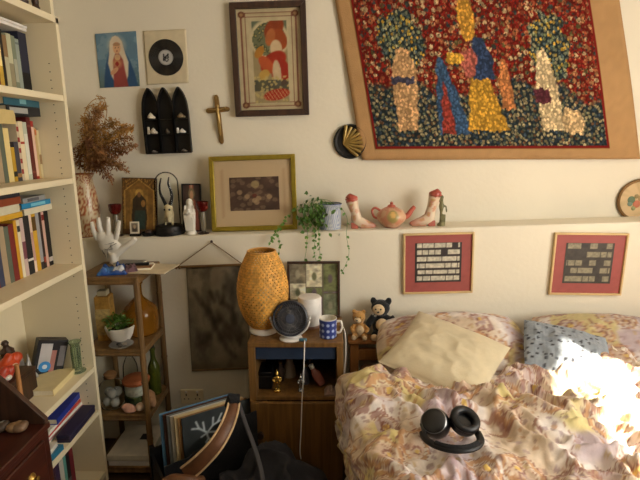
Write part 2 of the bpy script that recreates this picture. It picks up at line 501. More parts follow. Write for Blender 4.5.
rB = row(zB, -1.20, [
    (.016, .196, .14, (206, 190, 146), 'slim beige paperback at the far end', ((150, 120, 80), (.3, .5))),
    (.014, .205, .14, (200, 170, 116), 'slim sand coloured paperback with orange head', ((190, 110, 60), (.86, .97))),
    (.018, .232, .14, (158, 40, 32), 'bright red book with a pale line', ((226, 190, 170), (.05, .9))),
    (.026, .246, .16, (92, 26, 22), 'tall dark maroon book', ((120, 60, 50), (.1, .14), (.84, .88))),
    (.024, .226, .14, (190, 196, 176), 'pale sage green book', ((220, 220, 205), (.1, .8))),
    (.026, .228, .15, (228, 214, 178), 'cream white book with a small red mark', ((170, 60, 40), (.62, .66))),
    (.014, .225, .14, (206, 190, 160), 'white book with a red spotted spine', ((150, 44, 40), (.12, .2), (.3, .38), (.48, .56), (.66, .74), (.84, .92))),
    (.026, .15, .12, (66, 64, 74), 'short slate grey book', ((160, 120, 70), (.1, .2))),
    (.02, .13, .12, (190, 150, 40), 'short gold yellow book', ((30, 30, 30), (.15, .3))),
    (.03, .2, .14, (226, 204, 140), 'straw yellow book', None),
    (.024, .215, .15, (96, 104, 88), 'moss green book'), (.03, .22, .15, (170, 150, 120), 'putty coloured book'), (.026, .21, .15, (60, 66, 90), 'steel blue book'), (.03, .22, .15, (120, 50, 44), 'oxblood book')], 'middle book row', 'books on the middle shelf')
rC = row(zC, -1.205, [
    (.030, .236, .16, (22, 18, 18), 'black book with a white foot mark at the far end', ((190, 180, 170), (.08, .16))),
    (.018, .236, .15, (206, 168, 152), 'pale pink book', ((120, 30, 30), (.85, .95))),
    (.016, .242, .15, (46, 26, 24), 'dark brown book', ((150, 60, 40), (.1, .2))),
    (.022, .238, .15, (156, 156, 160), 'lilac grey book', ((40, 36, 40), (.0, .13))),
    (.026, .240, .15, (206, 160, 40), 'golden yellow book', ((90, 64, 20), (.7, .94))),
    (.016, .236, .15, (228, 204, 182), 'pinkish white book', ((190, 150, 140), (.2, .7))),
    (.036, .236, .15, (34, 33, 36), 'charcoal book with one white stripe', ((222, 218, 210), (.23, .27))),
    (.022, .232, .15, (200, 176, 168), 'dusty rose book', ((120, 70, 80), (.3, .6))),
    (.018, .228, .15, (226, 214, 186), 'ivory book', ((60, 60, 60), (.8, .9))),
    (.018, .230, .15, (208, 156, 40), 'amber yellow book', None),
    (.03, .22, .15, (120, 40, 36), 'deep red book', None),
    (.024, .215, .15, (96, 104, 88), 'moss green book'), (.03, .22, .15, (170, 150, 120), 'putty coloured book'), (.026, .21, .15, (60, 66, 90), 'steel blue book'), (.03, .22, .15, (120, 50, 44), 'oxblood book')], 'lowest book row', 'books on the fourth shelf')
def flat_book(loc, L, W, T, rgb, lab, group, rotz=0, band=None, pages=(226, 214, 184), name='book', tilt=0):
    """lying flat, spine towards +X, length along Y"""
    o = thing(name, lab, 'book', loc, (tilt, 0, rotz), group)
    nm = 'cover_%d_%d_%d' % rgb
    mm = [mat(nm, rgb, .5, var=.06, scale=25)]
    c = MB(); k = .0025
    c.box(-W, 0, -L / 2, L / 2, 0, k).box(-W, 0, -L / 2, L / 2, T - k, T).box(-k, 0, -L / 2, L / 2, k, T - k)
    if band:
        mm.append(mat('band_%d_%d_%d' % band[0], band[0], .5, var=.05)); c.mi = 1
        for a, e in band[1:]: c.box(0, .0006, (a - .5) * L, (e - .5) * L, T * .2, T * .8)
    c.build('cover', mm, o)
    MB().box(-W + .003, -k, -L / 2 + .003, L / 2 - .003, k, T - k).build('page_block', mat('page_edges_%d' % pages[0], pages, .85), o)
    return o
gB = 'books lying on the upright books'
zt = zB + .25
flat_book((-1.178, 1.915, zt), .21, .14, .034, (34, 36, 40), 'charcoal book with pale lettering band lying on the third shelf books', gB, 0, ((176, 176, 170), (.08, .6)))
flat_book((-1.175, 1.905, zt + .0345), .22, .145, .038, (52, 100, 116), 'teal blue book lying on top of the charcoal one', gB, 0, ((130, 180, 186), (.42, .6)))
MB_ = flat_book((-1.165, 1.745, zB + .215), .22, .15, .05, (214, 190, 128), 'thick cream block book lying tilted beside the teal one', gB, .12, None)
zt = zC + .244
flat_book((-1.18, 1.93, zt), .20, .15, .024, (214, 206, 180), 'cream paged book at the foot of the flat stack above the black books', gB, .03)
flat_book((-1.182, 1.925, zt + .0245), .19, .15, .02, (34, 130, 176), 'bright blue book lying in the middle of the flat stack', gB, -.02, ((120, 190, 210), (.3, .8)))
flat_book((-1.186, 1.92, zt + .045), .16, .14, .02, (150, 152, 150), 'grey book lying on the bright blue book', gB, .04, ((90, 90, 96), (.2, .7)))
flat_book((-1.175, 1.715, zC + .244), .20, .15, .02, (206, 160, 44), 'sunflower yellow book at the foot of the near flat stack', gB)
flat_book((-1.175, 1.715, zC + .2645), .19, .15, .03, (210, 204, 176), 'pale ivory book lying on the sunflower yellow one', gB, .05)
flat_book((-1.177, 1.715, zC + .295), .20, .15, .026, (142, 70, 40), 'rust orange book lying in the near flat stack', gB, -.03)
flat_book((-1.18, 1.72, zC + .3215), .21, .16, .028, (44, 42, 52), 'dark ink blue book lying topmost of the near flat stack', gB, .02)
o = thing('storage_box', 'slim white box lying on top of the top shelf books', 'box', (-1.21, 1.90, zA + .2365))
MB().box(-.10, .03, -.15, .10, 0, .012).build('tray', M_white_pl, o, bevel=.002)
MB().box(-.102, .032, -.152, .102, .012, .022).build('lid', M_white_pl, o, bevel=.002)
# things on the bookcase top
o = thing('wooden_case', 'dark red brown case on the very top of the bookcase', 'case', (-1.19, 1.70, 2.0945))
MB().box(-.1, .07, -.2, .15, 0, .10).build('body', M_mahog, o, bevel=.004)
MB().box(-.105, .075, -.205, .155, .10, .135).build('lid', M_mahog, o, bevel=.004)
for i, (dy, lab) in enumerate(((1.9, 'dark carved figurine with white face on the bookcase top'), (1.985, 'small dark carved figurine by the wall end of the bookcase top'))):
    o = thing('figurine', lab, 'figurine', (-1.125, dy, 2.0945))
    s = 1 - i * .25
    MB().ball((0, 0, .02 * s), (.022 * s, .022 * s, .02 * s)).ball((0, 0, .055 * s), (.018 * s, .018 * s, .03 * s)).ball((0, 0, .098 * s), (.018 * s, .018 * s, .02 * s)).build('body', M_dark_wood, o, remesh=.004)
    MB().ball((.012 * s, -.008, .1 * s), (.01 * s, .011 * s, .012 * s)).build('face', M_ceramic, o)

# ================================================================ THINGS HUNG ON THE UPPER WALL
def quad(Y, bl, br, tr, tl): return [P(*q, Y) for q in (bl, br, tr, tl)]
def framed(name, label, cat, Y, bl, br, tr, tl, border, depth, m_frame, group=None, lean=0.0, z_lift=0.0):
    """frame hung on (or leaning at) the plane y=Y; returns root, w, h; local x right, z up, origin bottom centre, front at -depth"""
    q = quad(Y, bl, br, tr, tl)
    w = ((q[1] - q[0]).length + (q[2] - q[3]).length) / 2
    h = ((q[3] - q[0]).length + (q[2] - q[1]).length) / 2
    c = (q[0] + q[1]) / 2
    ex = ((q[1] - q[0]) + (q[2] - q[3])).normalized()
    ang = math.atan2(ex.z, ex.x)
    r = thing(name, label, cat, (c.x, Y, c.z + z_lift), (-lean, -ang, 0), group)
    b = MB(); i = border; d = depth
    for poly in (((-w/2, 0), (w/2, 0), (w/2 - i, i), (-w/2 + i, i)), ((-w/2, h), (-w/2 + i, h - i), (w/2 - i, h - i), (w/2, h)),
                 ((-w/2, 0), (-w/2 + i, i), (-w/2 + i, h - i), (-w/2, h)), ((w/2, 0), (w/2, h), (w/2 - i, h - i), (w/2 - i, i))):
        b.prism(poly, -d, -.001)
    b.build('frame', m_frame, r, bevel=min(.003, i * .2))
    return r, w, h
def flatpic(name, r, x0, x1, z0, z1, y, nx, ny, fn, m=None, thick=0.0):
    return sheet(name, (x0, y, z0), (x1, y, z0), (x1, y, z1), (x0, y, z1), nx, ny, fn, m or P_print, r, thick=thick)

# devotional card: veiled woman against a blue sky
def veiled(u, v):
    c = fill(u, (98, 130, 150)); n = fbm(u * 6, v * 7, 3)
    c = put(c, np.clip((.45 - v) * 2, 0, 1), (86, 104, 92), .8); c = put(c, n > .6, (130, 154, 166), .5)
    c = put(c, ell(u, v, .5, .76, .27, .22, soft=.6), (206, 200, 178), .8)
    x = np.abs(u - .5 - (.62 - v) * .06)
    w = np.interp(v, [0, .2, .45, .62, .75, .84, .92, .95], [.44, .40, .32, .23, .19, .17, .1, 0])
    c = put(c, np.clip((w - x) * 30, 0, 1), (42, 78, 116))
    w2 = np.interp(v, [0, .2, .45, .6, .75, .84, .92, .95], [.1, .22, .27, .22, .19, .17, .1, 0])
    c = put(c, np.clip((w2 - x) * 30, 0, 1), (216, 200, 172))
    c = put(c, np.clip((np.interp(v, [0, .3, .5, .62, .64], [.2, .16, .14, .06, 0]) - x) * 30, 0, 1), (146, 66, 60))
    c = put(c, ell(u, v, .5, .72, .1, .12), (214, 166, 124)); c = put(c, ell(u, v, .5, .785, .10, .035), (150, 108, 76), .6); c = put(c, ell(u, v, .47, .725, .016, .01), (80, 56, 44)); c = put(c, ell(u, v, .54, .725, .016, .01), (80, 56, 44)); c = put(c, ell(u, v, .5, .665, .025, .01), (160, 80, 70))
    c = put(c, ell(u, v, .5, .55, .08, .06), (212, 170, 128)); c = put(c, ell(u, v, .48, .44, .16, .12, soft=.8), (230, 190, 120), .7)
    c = put(c, ell(u, v, .48, .43, .05, .045), (150, 40, 34)); c = put(c, ell(u, v, .4, .3, .12, .05, .5), (206, 156, 116))
    return c * (0.94 + .12 * n)[:, None]
q = quad(YU - .003, (100, 88), (140, 86), (136, 31), (95, 34))
o = sheet('devotional_print', *q, 60, 80, veiled, P_print, thick=.002)
tag(o, 'unframed devotional print of a veiled woman on blue, pinned to wall', 'picture')

# record in its paper sleeve
q = quad(YU - .003, (147, 85), (189, 83), (186, 29), (143, 31))
cx_ = sum((p for p in q), V(0, 0, 0)) / 4
o = thing('record_sleeve', 'cream paper sleeve pinned flat to wall with small black record showing', 'record sleeve', cx_)
sheet('paper_sleeve', *[p - cx_ for p in q], 24, 28, lambda u, v: fill(u, (206, 192, 160)) * (.95 + .1 * fbm(u * 9, v * 9, 2))[:, None], P_print, o, thick=.002)
dc = P(166, 57.5, YU - .006) - cx_
Mx = Matrix.Rotation(PI / 2, 3, 'X')
s_ = .0875
rec = MB()
prof = [(s_ * .40, .001)] + [(s_ * (.42 + .56 * k / 30), .0012 if k % 2 else .0005) for k in range(31)] + [(s_, 0), (s_ * .4, 0)]
rec.lathe(prof, dc, 64, Mx)
rec_o = rec.build('record', M_blackgl, o)
def rlabel(u, v):
    x = u * 2 - 1; y = v * 2 - 1; r = np.hypot(x, y); c = fill(u, (178, 176, 172))
    c = put(c, (np.abs(r - .9) < .04), (90, 90, 90), .6)
    # looped black mark
    m = (np.abs(x + .28) < .1) & (np.abs(y) < .5); m |= (np.abs(y - .1 - .9 * x) < .14) & (np.abs(x) < .42); m |= (np.abs(x - .30) < .09) & (y > -.1) & (y < .5)
    m |= (np.abs(np.hypot(x - .1, y + .3) - .2) < .06)
    c = put(c, m, (24, 24, 26)); return put(c, r < .1, (20, 20, 20))
nt_ = 36; ring = [(r * s_ * .42, a) for r in np.linspace(0.001, 1, 14) for a in np.linspace(0, 2 * PI, nt_, endpoint=False)]
vv = np.array([(dc.x + r * math.cos(a), dc.y - .0024, dc.z + r * math.sin(a)) for r, a in ring])
uu = np.array([.5 + .5 * r / (s_ * .42) * math.cos(a) for r, a in ring]); ww = np.array([.5 + .5 * r / (s_ * .42) * math.sin(a) for r, a in ring])
mesh_np('record_label', vv, grid_faces(nt_, 14, True), rlabel(uu, ww), P_print, rec_o)

# black triple-arched wall shelf with small shells
q = quad(YU, (148.5, 153), (192.5, 151.5), (190, 90), (146, 91))
w_ = (q[1] - q[0]).length; h_ = (q[3] - q[0]).length * 1.04
o = thing('arched_wall_shelf', 'black wall shelf with three pointed gothic arches', 'wall shelf', ((q[0].x + q[1].x) / 2, YU, q[0].z), (0, math.radians(-1.5), 0))
def arch(x0, x1, z0, z1, zs, n=8):
    m = (x0 + x1) / 2; kk = .42; nrm = math.sin(math.acos(1 - kk))
    prof = [(i / n, math.sin(math.acos(1 - kk * i / n)) / nrm) for i in range(n + 1)]
    pts = [(x0, z0), (x1, z0)] + [(x1 + (m - x1) * t, zs + (z1 - zs) * q) for t, q in prof]
    return pts + [(x0 + (m - x0) * t, zs + (z1 - zs) * q) for t, q in reversed(prof[:-1])]
a3 = [(-w_/2, -w_/6), (-w_/6, w_/6), (w_/6, w_/2)]
b = MB()
for x0, x1 in a3: b.prism(arch(x0 + .001, x1 - .001, 0, h_, h_ * .62), -.008, -.001)
b.build('back_board', M_black, o)
b = MB()
for x0, x1 in a3:
    pts = arch(x0, x1, 0, h_, h_ * .62); n = len(pts)
    for k in range(n):
        p0, p1 = pts[k], pts[(k + 1) % n]; b.bar((p0[0], -.02, p0[1]), (p1[0], -.02, p1[1]), .026, .006, V(0, 1, 0)) if False else b.bar((p0[0], -.0195, p0[1]), (p1[0], -.0195, p1[1]), .006, .025, V(0, 1, 0))
b.build('arch_frame', M_black, o)
lev = [h_ * .055, h_ * .30, h_ * .53]
for z in lev[1:]:
    MB().box(-w_/2 + .004, w_/2 - .004, -.034, -.008, z - .003, z).build('shelf', M_black, o)
b = MB()
for s in (-1, 1): b.box(s * w_ / 6 - .003, s * w_ / 6 + .003, -.030, -.008, .003, h_ * .62)
b.build('divider', M_black, o)
def shell(x, z, sx, sz, rgb, lab, tall=False):
    t = thing('shell', lab, 'shell', o.matrix_basis @ V(x, -.021, z), (0, 0, 0), 'small shells in the arched wall shelf')
    b = MB()
    b.lathe([(0, 0), (sx * .5, sz * .15), (sx * .48, sz * .4), (sx * .3, sz * .7), (0, sz)], (0, 0, 0), 12)
    b.ball((sx * .35, -.002, sz * .25), (sx * .4, .010, sz * .25))
    if tall: b.box(-sx * .9, -sx * .55, -.006, .006, 0, sz * 1.1)
    b.build('body', mat('shell_%d' % rgb[0], rgb, .45, var=.15, scale=60), t, remesh=.003)
c_l, c_m, c_r = -w_ / 3, 0, w_ / 3
shell(c_l, lev[2], .034, .036, (220, 210, 186), 'white cockle shell in the upper left niche of black arched shelf')
shell(c_l + .006, lev[1], .034, .034, (206, 196, 176), 'white shell with an upright spike in lower left niche of arched shelf', True)
shell(c_r, lev[2], .036, .03, (132, 116, 88), 'mottled brown shell in upper right niche of black arched shelf')
shell(c_r, lev[1], .030, .026, (226, 222, 212), 'bright white boot shaped shell in lower right niche of arched shelf', True)
shell(c_m, lev[1], .02, .03, (90, 84, 72), 'small dark shell in the middle niche of the arched shelf')
shell(c_l, .004, .03, .014, (106, 100, 96), 'grey shell at bottom left of the arched shelf')
shell(c_r, .004, .03, .016, (92, 88, 80), 'grey shell at bottom right of the arched shelf')

# crucifix
q0, q1 = P(222, 142, YU), P(216.5, 97, YU)
o = thing('crucifix', 'small brass and wood crucifix on wall beside the arched shelf', 'crucifix', q0, (0, math.atan2(-(q1.x - q0.x), q1.z - q0.z) * -1, 0))
L = (q1 - q0).length
b = MB().box(-.012, .012, -.010, -.001, 0, L).box(-.052, .052, -.010, -.001, L * .66, L * .77)
for x, z in ((-.052, L * .715), (.052, L * .715), (0, L), (0, 0)): b.ball((x, -.006, z), (.011, .005, .011), u=10, v=6)
b.build('cross', mat('bronzed_wood', (132, 104, 58), .4, .4, var=.2), o, bevel=.002)
b = MB().tube([(0, -.018, L * .74), (0, -.019, L * .6), (.002, -.018, L * .45)], [.008, .010, .007]).ball((.003, -.02, L * .79), .0085)
for s in (-1, 1):
    b.tube([(0, -.018, L * .70), (s * .024, -.016, L * .73), (s * .046, -.014, L * .745)], [.005, .004, .003])
    b.tube([(s * .003, -.018, L * .46), (s * .005, -.022, L * .3), (0, -.016, L * .14)], [.006, .005, .003])
b.build('corpus', mat('pale_brass', (176, 146, 88), .35, .7), o, remesh=.0025)

# tall dark framed art print
o, w, h = framed('framed_art_print', 'tall dark framed print of red and auburn design on cream', 'picture', YU, (237, 117), (309, 115), (306, 1), (229, 4), .030, .030, M_dark_wood)
def artprint(u, v):
    c = fill(u, (206, 190, 156)); n = fbm(u * 12, v * 18, 5)
    for a, col in ((.07, (120, 60, 48)), (.10, (196, 176, 140)), (.14, (128, 74, 58))):
        m = (np.minimum(u, 1 - u) > a) & (np.minimum(u, 1 - u) < a + .018) & (v > .05) & (v < .96); c = put(c, m, col, .8)
        m = (np.minimum(v, 1 - v) > a * .55) & (np.minimum(v, 1 - v) < a * .55 + .011) & (u > .07) & (u < .93); c = put(c, m, col, .8)
    for x in (.09, .91):
        for y in (.06, .94): c = put(c, ell(u, v, x, y, .06, .035), (116, 66, 46)); c = put(c, ell(u, v, x, y, .03, .016), (170, 130, 90))
    inn = rect(u, v, .24, .78, .08, .88); c = put(c, inn, (168, 150, 112))
    c = put(c, inn * (v > .7), (108, 116, 96))
    r = np.hypot((u - .5) / .30, (v - .70) / .19)
    c = put(c, np.clip((1.06 - r) * 9, 0, 1) * (r > .86), (216, 200, 162)); c = put(c, (r < .86) * inn, (120, 122, 92))
    d, ha, hb, dx, dy = worley(u * 14, v * 22, 7)
    c = put(c, (d < .4) * (r < .85), (70, 82, 60), .9); c = put(c, (d < .18) * (r < .85), (196, 176, 110), .9)
    # a sheaf of red and auburn petals in a pale vase, over a dark band
    for cx, cy, rx, ry, ro, col in ((.58, .80, .17, .10, .4, (150, 66, 32)), (.66, .70, .13, .10, -.5, (166, 78, 36)), (.52, .72, .10, .07, .9, (190, 110, 62)), (.60, .60, .1, .1, 0, (222, 196, 158)),
                                    (.55, .48, .22, .10, .3, (176, 52, 30)), (.66, .38, .16, .14, -.3, (168, 46, 28)), (.44, .46, .14, .07, -.5, (198, 92, 50)), (.60, .36, .07, .15, .1, (214, 190, 156)),
                                    (.34, .58, .09, .05, .5, (190, 130, 50)), (.4, .36, .09, .05, .2, (208, 168, 84)), (.36, .26, .08, .06, .7, (210, 176, 100))):
        c = put(c, ell(u, v, cx, cy, rx, ry, ro, .12) * inn, col)
    c = put(c, inn * (v < .31) * (v > .2), (74, 76, 66), .85); c = put(c, (d < .3) * inn * (v < .34), (206, 184, 120), .8)
    c = put(c, ell(u, v, .58, .16, .22, .06, .1), (176, 48, 30)); c = put(c, (np.abs(((u + v) * 18) % 1 - .5) < .12) * ell(u, v, .58, .16, .22, .06, .1), (226, 180, 130), .8)
    return c * (.93 + .14 * n)[:, None]
flatpic('print', o, -w/2 + .026, w/2 - .026, .026, h - .026, -.012, 70, 110, artprint)
b = MB().box(-w/2 + .028, w/2 - .028, -.020, -.0185, .028, h - .028); b.build('glass', M_pane, o)

# tapestry: red millefleur field with a dark flowery ground, tan canvas border
def tap(u, v):
    x = u * 1.62; y = v * 1.05          # metres
    u0, v0 = u, v
    u = u + .012 * (fbm(x * 34, y * 34, 61) - .5) * 2; v = v + .02 * (fbm(x * 34, y * 34, 67) - .5) * 2
    c = fill(u, (112, 28, 23)) * (.9 + .25 * fbm(x * 60, y * 60, 1))[:, None]
    d, ha, hb, dx, dy = worley(x * 26, y * 30, 11)
    flower = pal(ha, [(176, 126, 84), (160, 96, 62), (186, 158, 116), (56, 66, 62), (150, 74, 50), (96, 90, 54), (190, 166, 124)])
    k = (d < .26 + .2 * hb) & (hb > .12); c = np.where(k[:, None], flower, c)
    d2, hc, hd, _, _ = worley(x * 55, y * 60, 23)
    k = (d2 < .30) & (hd > .35); c = np.where(k[:, None], pal(hc, [(70, 62, 42), (166, 118, 80), (134, 52, 40), (44, 52, 56)]), c)
    # dark ground along the bottom, with an uneven upper edge
    edge = .33 + .05 * np.sin(x * 7) + .03 * np.sin(x * 19 + 1)
    g = np.clip((edge - v + .0) * 40, 0, 1)
    gr = fill(u, (34, 46, 52)); d3, h3, h4, _, _ = worley(x * 44, y * 46, 31)
    k = d3 < .42; gr = np.where(k[:, None], pal(h3, [(128, 124, 92), (84, 94, 78), (160, 148, 110), (52, 68, 82), (104, 76, 52), (140, 130, 100)]), gr)
    c = put(c, g, (0, 0, 0)) + gr * g[:, None]
    # four round leafy trees
    def tree(cx, cy, rx, ry, trunk):
        nonlocal c
        rr = np.hypot((u - cx) / rx, (v - cy) / ry) + (fbm(x * 22, y * 22, 41) - .5) * .5
        m = np.clip((1 - rr) * 12, 0, 1)
        d4, h5, h6, _, _ = worley(x * 52, y * 46, 47)
        t = np.where((d4 < .46)[:, None], pal(h5, [(120, 128, 104), (96, 110, 100), (156, 154, 118), (70, 88, 92), (186, 160, 70), (110, 120, 86)]), np.array((34, 48, 52.)))
        t = np.where(((d4 < .35) & (h6 > .9))[:, None], np.array((206, 160, 50.)), t)
        c = np.where(((np.abs(u - cx) < .006) & (v < cy) & (v > trunk))[:, None], np.array((110, 80, 46.)), c)
        c = c * (1 - m)[:, None] + t * m[:, None]
    tree(.185, .57, .10, .17, .3); tree(.80, .55, .085, .19, .3)
    # plain generic shapes in the middle: gold and blue mounds with cream urns at both sides
    def blob(cx, pts, col, skew=0.0, stripes=None):
        nonlocal c
        ys = [p[0] for p in pts]; ws = [p[1] for p in pts]
        w = np.interp(v, ys, ws, left=-1, right=-1); m = np.clip((w - np.abs(u - cx - skew * (v - ys[0]))) * 160, 0, 1)
        cc = np.tile(np.array(col, float), (len(u), 1)) * (.82 + .36 * fbm(x * 40 + (stripes or 0) * y, y * 14, 55))[:, None]
        c = c * (1 - m)[:, None] + cc * m[:, None]
    blob(.355, [(.085, .075), (.25, .055), (.42, .030), (.5, .012)], (58, 88, 122), -.05)
    blob(.33, [(.085, .035), (.25, .02), (.36, .006)], (150, 60, 50), .02)
    blob(.50, [(.10, .095), (.22, .07), (.36, .05), (.46, .03)], (198, 150, 54), -.02)
    blob(.51, [(.38, .05), (.5, .055), (.58, .03), (.6, .02)], (48, 66, 98)); blob(.455, [(.40, .02), (.5, .045), (.54, .03)], (176, 96, 84))
    blob(.47, [(.58, .016), (.62, .035), (.72, .040), (.80, .026), (.84, .006)], (206, 152, 60))
    blob(.40, [(.46, .03), (.49, .045), (.52, .03)], (206, 160, 60)); blob(.60, [(.22, .03), (.34, .03), (.44, .02), (.5, .01)], (190, 122, 72))
    blob(.155, [(.10, .045), (.24, .05), (.36, .06), (.44, .055), (.54, .03)], (202, 160, 112), .06); blob(.165, [(.355, .055), (.395, .055)], (70, 70, 90))
    blob(.775, [(.10, .055), (.20, .045), (.34, .05), (.46, .03), (.54, .016)], (214, 190, 146), -.02); blob(.75, [(.25, .035), (.33, .035)], (90, 44, 54)); blob(.86, [(.08, .04), (.16, .05), (.22, .03)], (204, 174, 128))
    dd, he, hf, _, _ = worley(x * 60, y * 60, 83)
    c = c * (.72 + .5 * he * (dd < .5))[:, None]
    u, v = u0, v0
    e = np.minimum(np.minimum(u, 1 - u) * 1.62, v * 1.05)
    c = put(c, (e < .016), (112, 24, 22)); c = put(c, (e < .003), (150, 110, 70))
    return np.clip(c * .98 + np.array((6, 4, 2.))[None], 0, 255)
# outline, extended above the picture frame
tbl, tbr = P(362, 160, YU - .012), P(640, 159, YU - .012)
ttl = tbl + (P(335, 0, YU - .012) - tbl) * 1.28; ttr = tbr + (P(619, 0, YU - .012) - tbr) * 1.28
tc_ = (tbl + tbr) / 2
o = thing('tapestry', 'large red figured tapestry with tan canvas border hung above the bed', 'tapestry', tc_)
bil = lambda u, v: tbl * ((1 - u) * (1 - v)) + tbr * (u * (1 - v)) + ttr * (u * v) + ttl * ((1 - u) * v) - tc_
wave = lambda u, v: .006 * np.sin(u * 9) + .004 * np.sin(v * 7 + u * 5) + .003
def canvas(u, v):
    return fill(u, (176, 138, 94)) * (.9 + .1 * fbm(u * 5, v * 5, 2) + .1 * fbm(u * 220, v * 160, 3))[:, None]
sheet('canvas_border', bil(0, 0), bil(1, 0), bil(1, 1), bil(0, 1), 60, 40, canvas, P_canvas, o, disp=wave, thick=.004)
du0, du1, dv0 = .055, .895, .055
wave2 = lambda u, v: wave(du0 + u * (du1 - du0), dv0 + v * (1.02 - dv0)) + .004
sheet('woven_field', bil(du0, dv0), bil(du1, dv0), bil(du1, .97), bil(du0, .97), 330, 210, tap, P_cloth, o, disp=wave2, thick=.002)

# round shell-like wall plaque and oval floral plaque
c = P(350.5, 141.5, YU)
o = thing('wall_plaque', 'round black rimmed wall plaque with gold scallop at tapestry corner', 'wall plaque', c)
Mx = Matrix.Rotation(PI / 2, 3, 'X')
R_ = .088
MB().lathe([(0, .001), (R_ * .98, .001), (R_, .012), (R_ * .9, .022), (R_ * .78, .014), (0, .012)], (0, 0, 0), 40, Mx).build('rim', mat('black_lacquer', (20, 18, 16), .45), o)
b = MB()
for k in range(9):
    a = math.radians(-62 + k * 15.5) + .35; dx, dz = math.cos(a), math.sin(a)
    b.tube([(-R_ * .42, -.016, -.012), (-R_ * .42 + dx * R_ * .6, -.026, -.012 + dz * R_ * .6), (-R_ * .42 + dx * R_ * 1.12, -.018, -.012 + dz * R_ * 1.05)], [.004, .0085, .009], 8)
b.build('scallop', mat('dull_gold', (146, 120, 62), .35, .5, var=.25), o)
c = P(639, 200, YU)
o = thing('wall_plaque', 'oval framed floral plaque hung low beyond the tapestry', 'wall plaque', c)
def oval(name, rx, rz, y0, y1, m, fn=None):
    n = 40; vs = [(0, y1, 0)]; 
    for f in (.5, 1.0): vs += [(rx * f * math.cos(2 * PI * k / n), y1, rz * f * math.sin(2 * PI * k / n)) for k in range(n)]
    vs += [(rx * math.cos(2 * PI * k / n), y0, rz * math.sin(2 * PI * k / n)) for k in range(n)]
    f = [(0, 1 + k, 1 + (k + 1) % n) for k in range(n)]
    for r in (0, 1): f += [(1 + r * n + k, 1 + (r + 1) * n + k, 1 + (r + 1) * n + (k + 1) % n, 1 + r * n + (k + 1) % n) for k in range(n)]
    vs = np.array(vs); cols = fn(vs[:, 0] / rx, vs[:, 2] / rz) if fn else None
    return mesh_np(name, vs, f, cols, m, o, smooth=40)
s = .112
b = MB()
b.tube([(s * math.cos(2 * PI * k / 40), -.010, s * .93 * math.sin(2 * PI * k / 40)) for k in range(41)], .008, 10)
b.tube([(0, -.012, s * .93), (0, -.012, s * 1.02)], .006, 8)
b.build('rim', mat('antique_frame', (120, 88, 48), .45, .3, var=.2), o)
def posy(x, y):
    c = fill(x, (206, 176, 130)); n = fbm(x * 3 + 5, y * 3 + 5, 2)
    c = put(c, n > .55, (176, 150, 104), .6); return c
oval('plate', s, s * .93, -.001, -.008, P_print, posy)
for (x, z, r, rgb) in ((-.045, .002, .02, (98, 116, 84)), (-.05, -.018, .014, (110, 128, 110)), (-.015, -.02, .02, (190, 110, 80)), (.006, .01, .018, (168, 136, 92)), (.02, -.022, .016, (196, 120, 90)), (-.02, .02, .012, (150, 130, 84)), (-.03, -.042, .012, (150, 150, 100))):
    MB().ball((x, -.009, z), (r, .003, r), u=12, v=6).build('painted_flower', mat('posy_%d_%d' % rgb[:2], rgb, .5), o)

# ================================================================ THINGS ON THE LEDGE
def on_ledge(px, Y):
    p = P(px, 230, Y); return V(p.x, Y, ledge_z(p.x))
# gilt framed print leaning at the wall
o, w, h = framed('framed_print', 'wide gilt framed small brown print with broad mount leaning on ledge', 'picture', 2.47, (213, 234.5), (298, 232), (297, 157), (210, 160), .024, .024, M_gold, lean=.12)
o.location.z = ledge_z(o.location.x) + .002
flatpic('mount', o, -w/2 + .02, w/2 - .02, .02, h - .02, -.010, 30, 26, lambda u, v: put(fill(u, (212, 186, 152)), ((np.minimum(np.minimum(u, 1 - u) * 1.2, np.minimum(v, 1 - v)) > .12) & (np.minimum(np.minimum(u, 1 - u) * 1.2, np.minimum(v, 1 - v)) < .15)).astype(float), (190, 156, 124), .6))
def still(u, v):
    c = fill(u, (84, 62, 54)) * (.75 + .5 * fbm(u * 5, v * 5, 8))[:, None]; d, ha, hb, _, _ = worley(u * 7, v * 6, 3)
    c = put(c, (d < .38) * (hb > .45), (132, 110, 88), .7); c = put(c, ell(u, v, .52, .78, .09, .12), (176, 156, 112), .8)
    for x, y in ((.5, .3), (.58, .36), (.54, .24), (.2, .55), (.8, .4), (.35, .42)): c = put(c, ell(u, v, x, y, .06, .08), (178, 150, 116), .8)
    c = put(c, ell(u, v, .5, .45, .05, .06), (110, 50, 40), .8); return c
flatpic('print', o, -w * .275, w * .30, h * .27, h * .715, -.0125, 60, 46, still)
MB().box(-w/2 + .022, w/2 - .022, -.0165, -.0155, .022, h - .022).build('glass', M_pane, o)

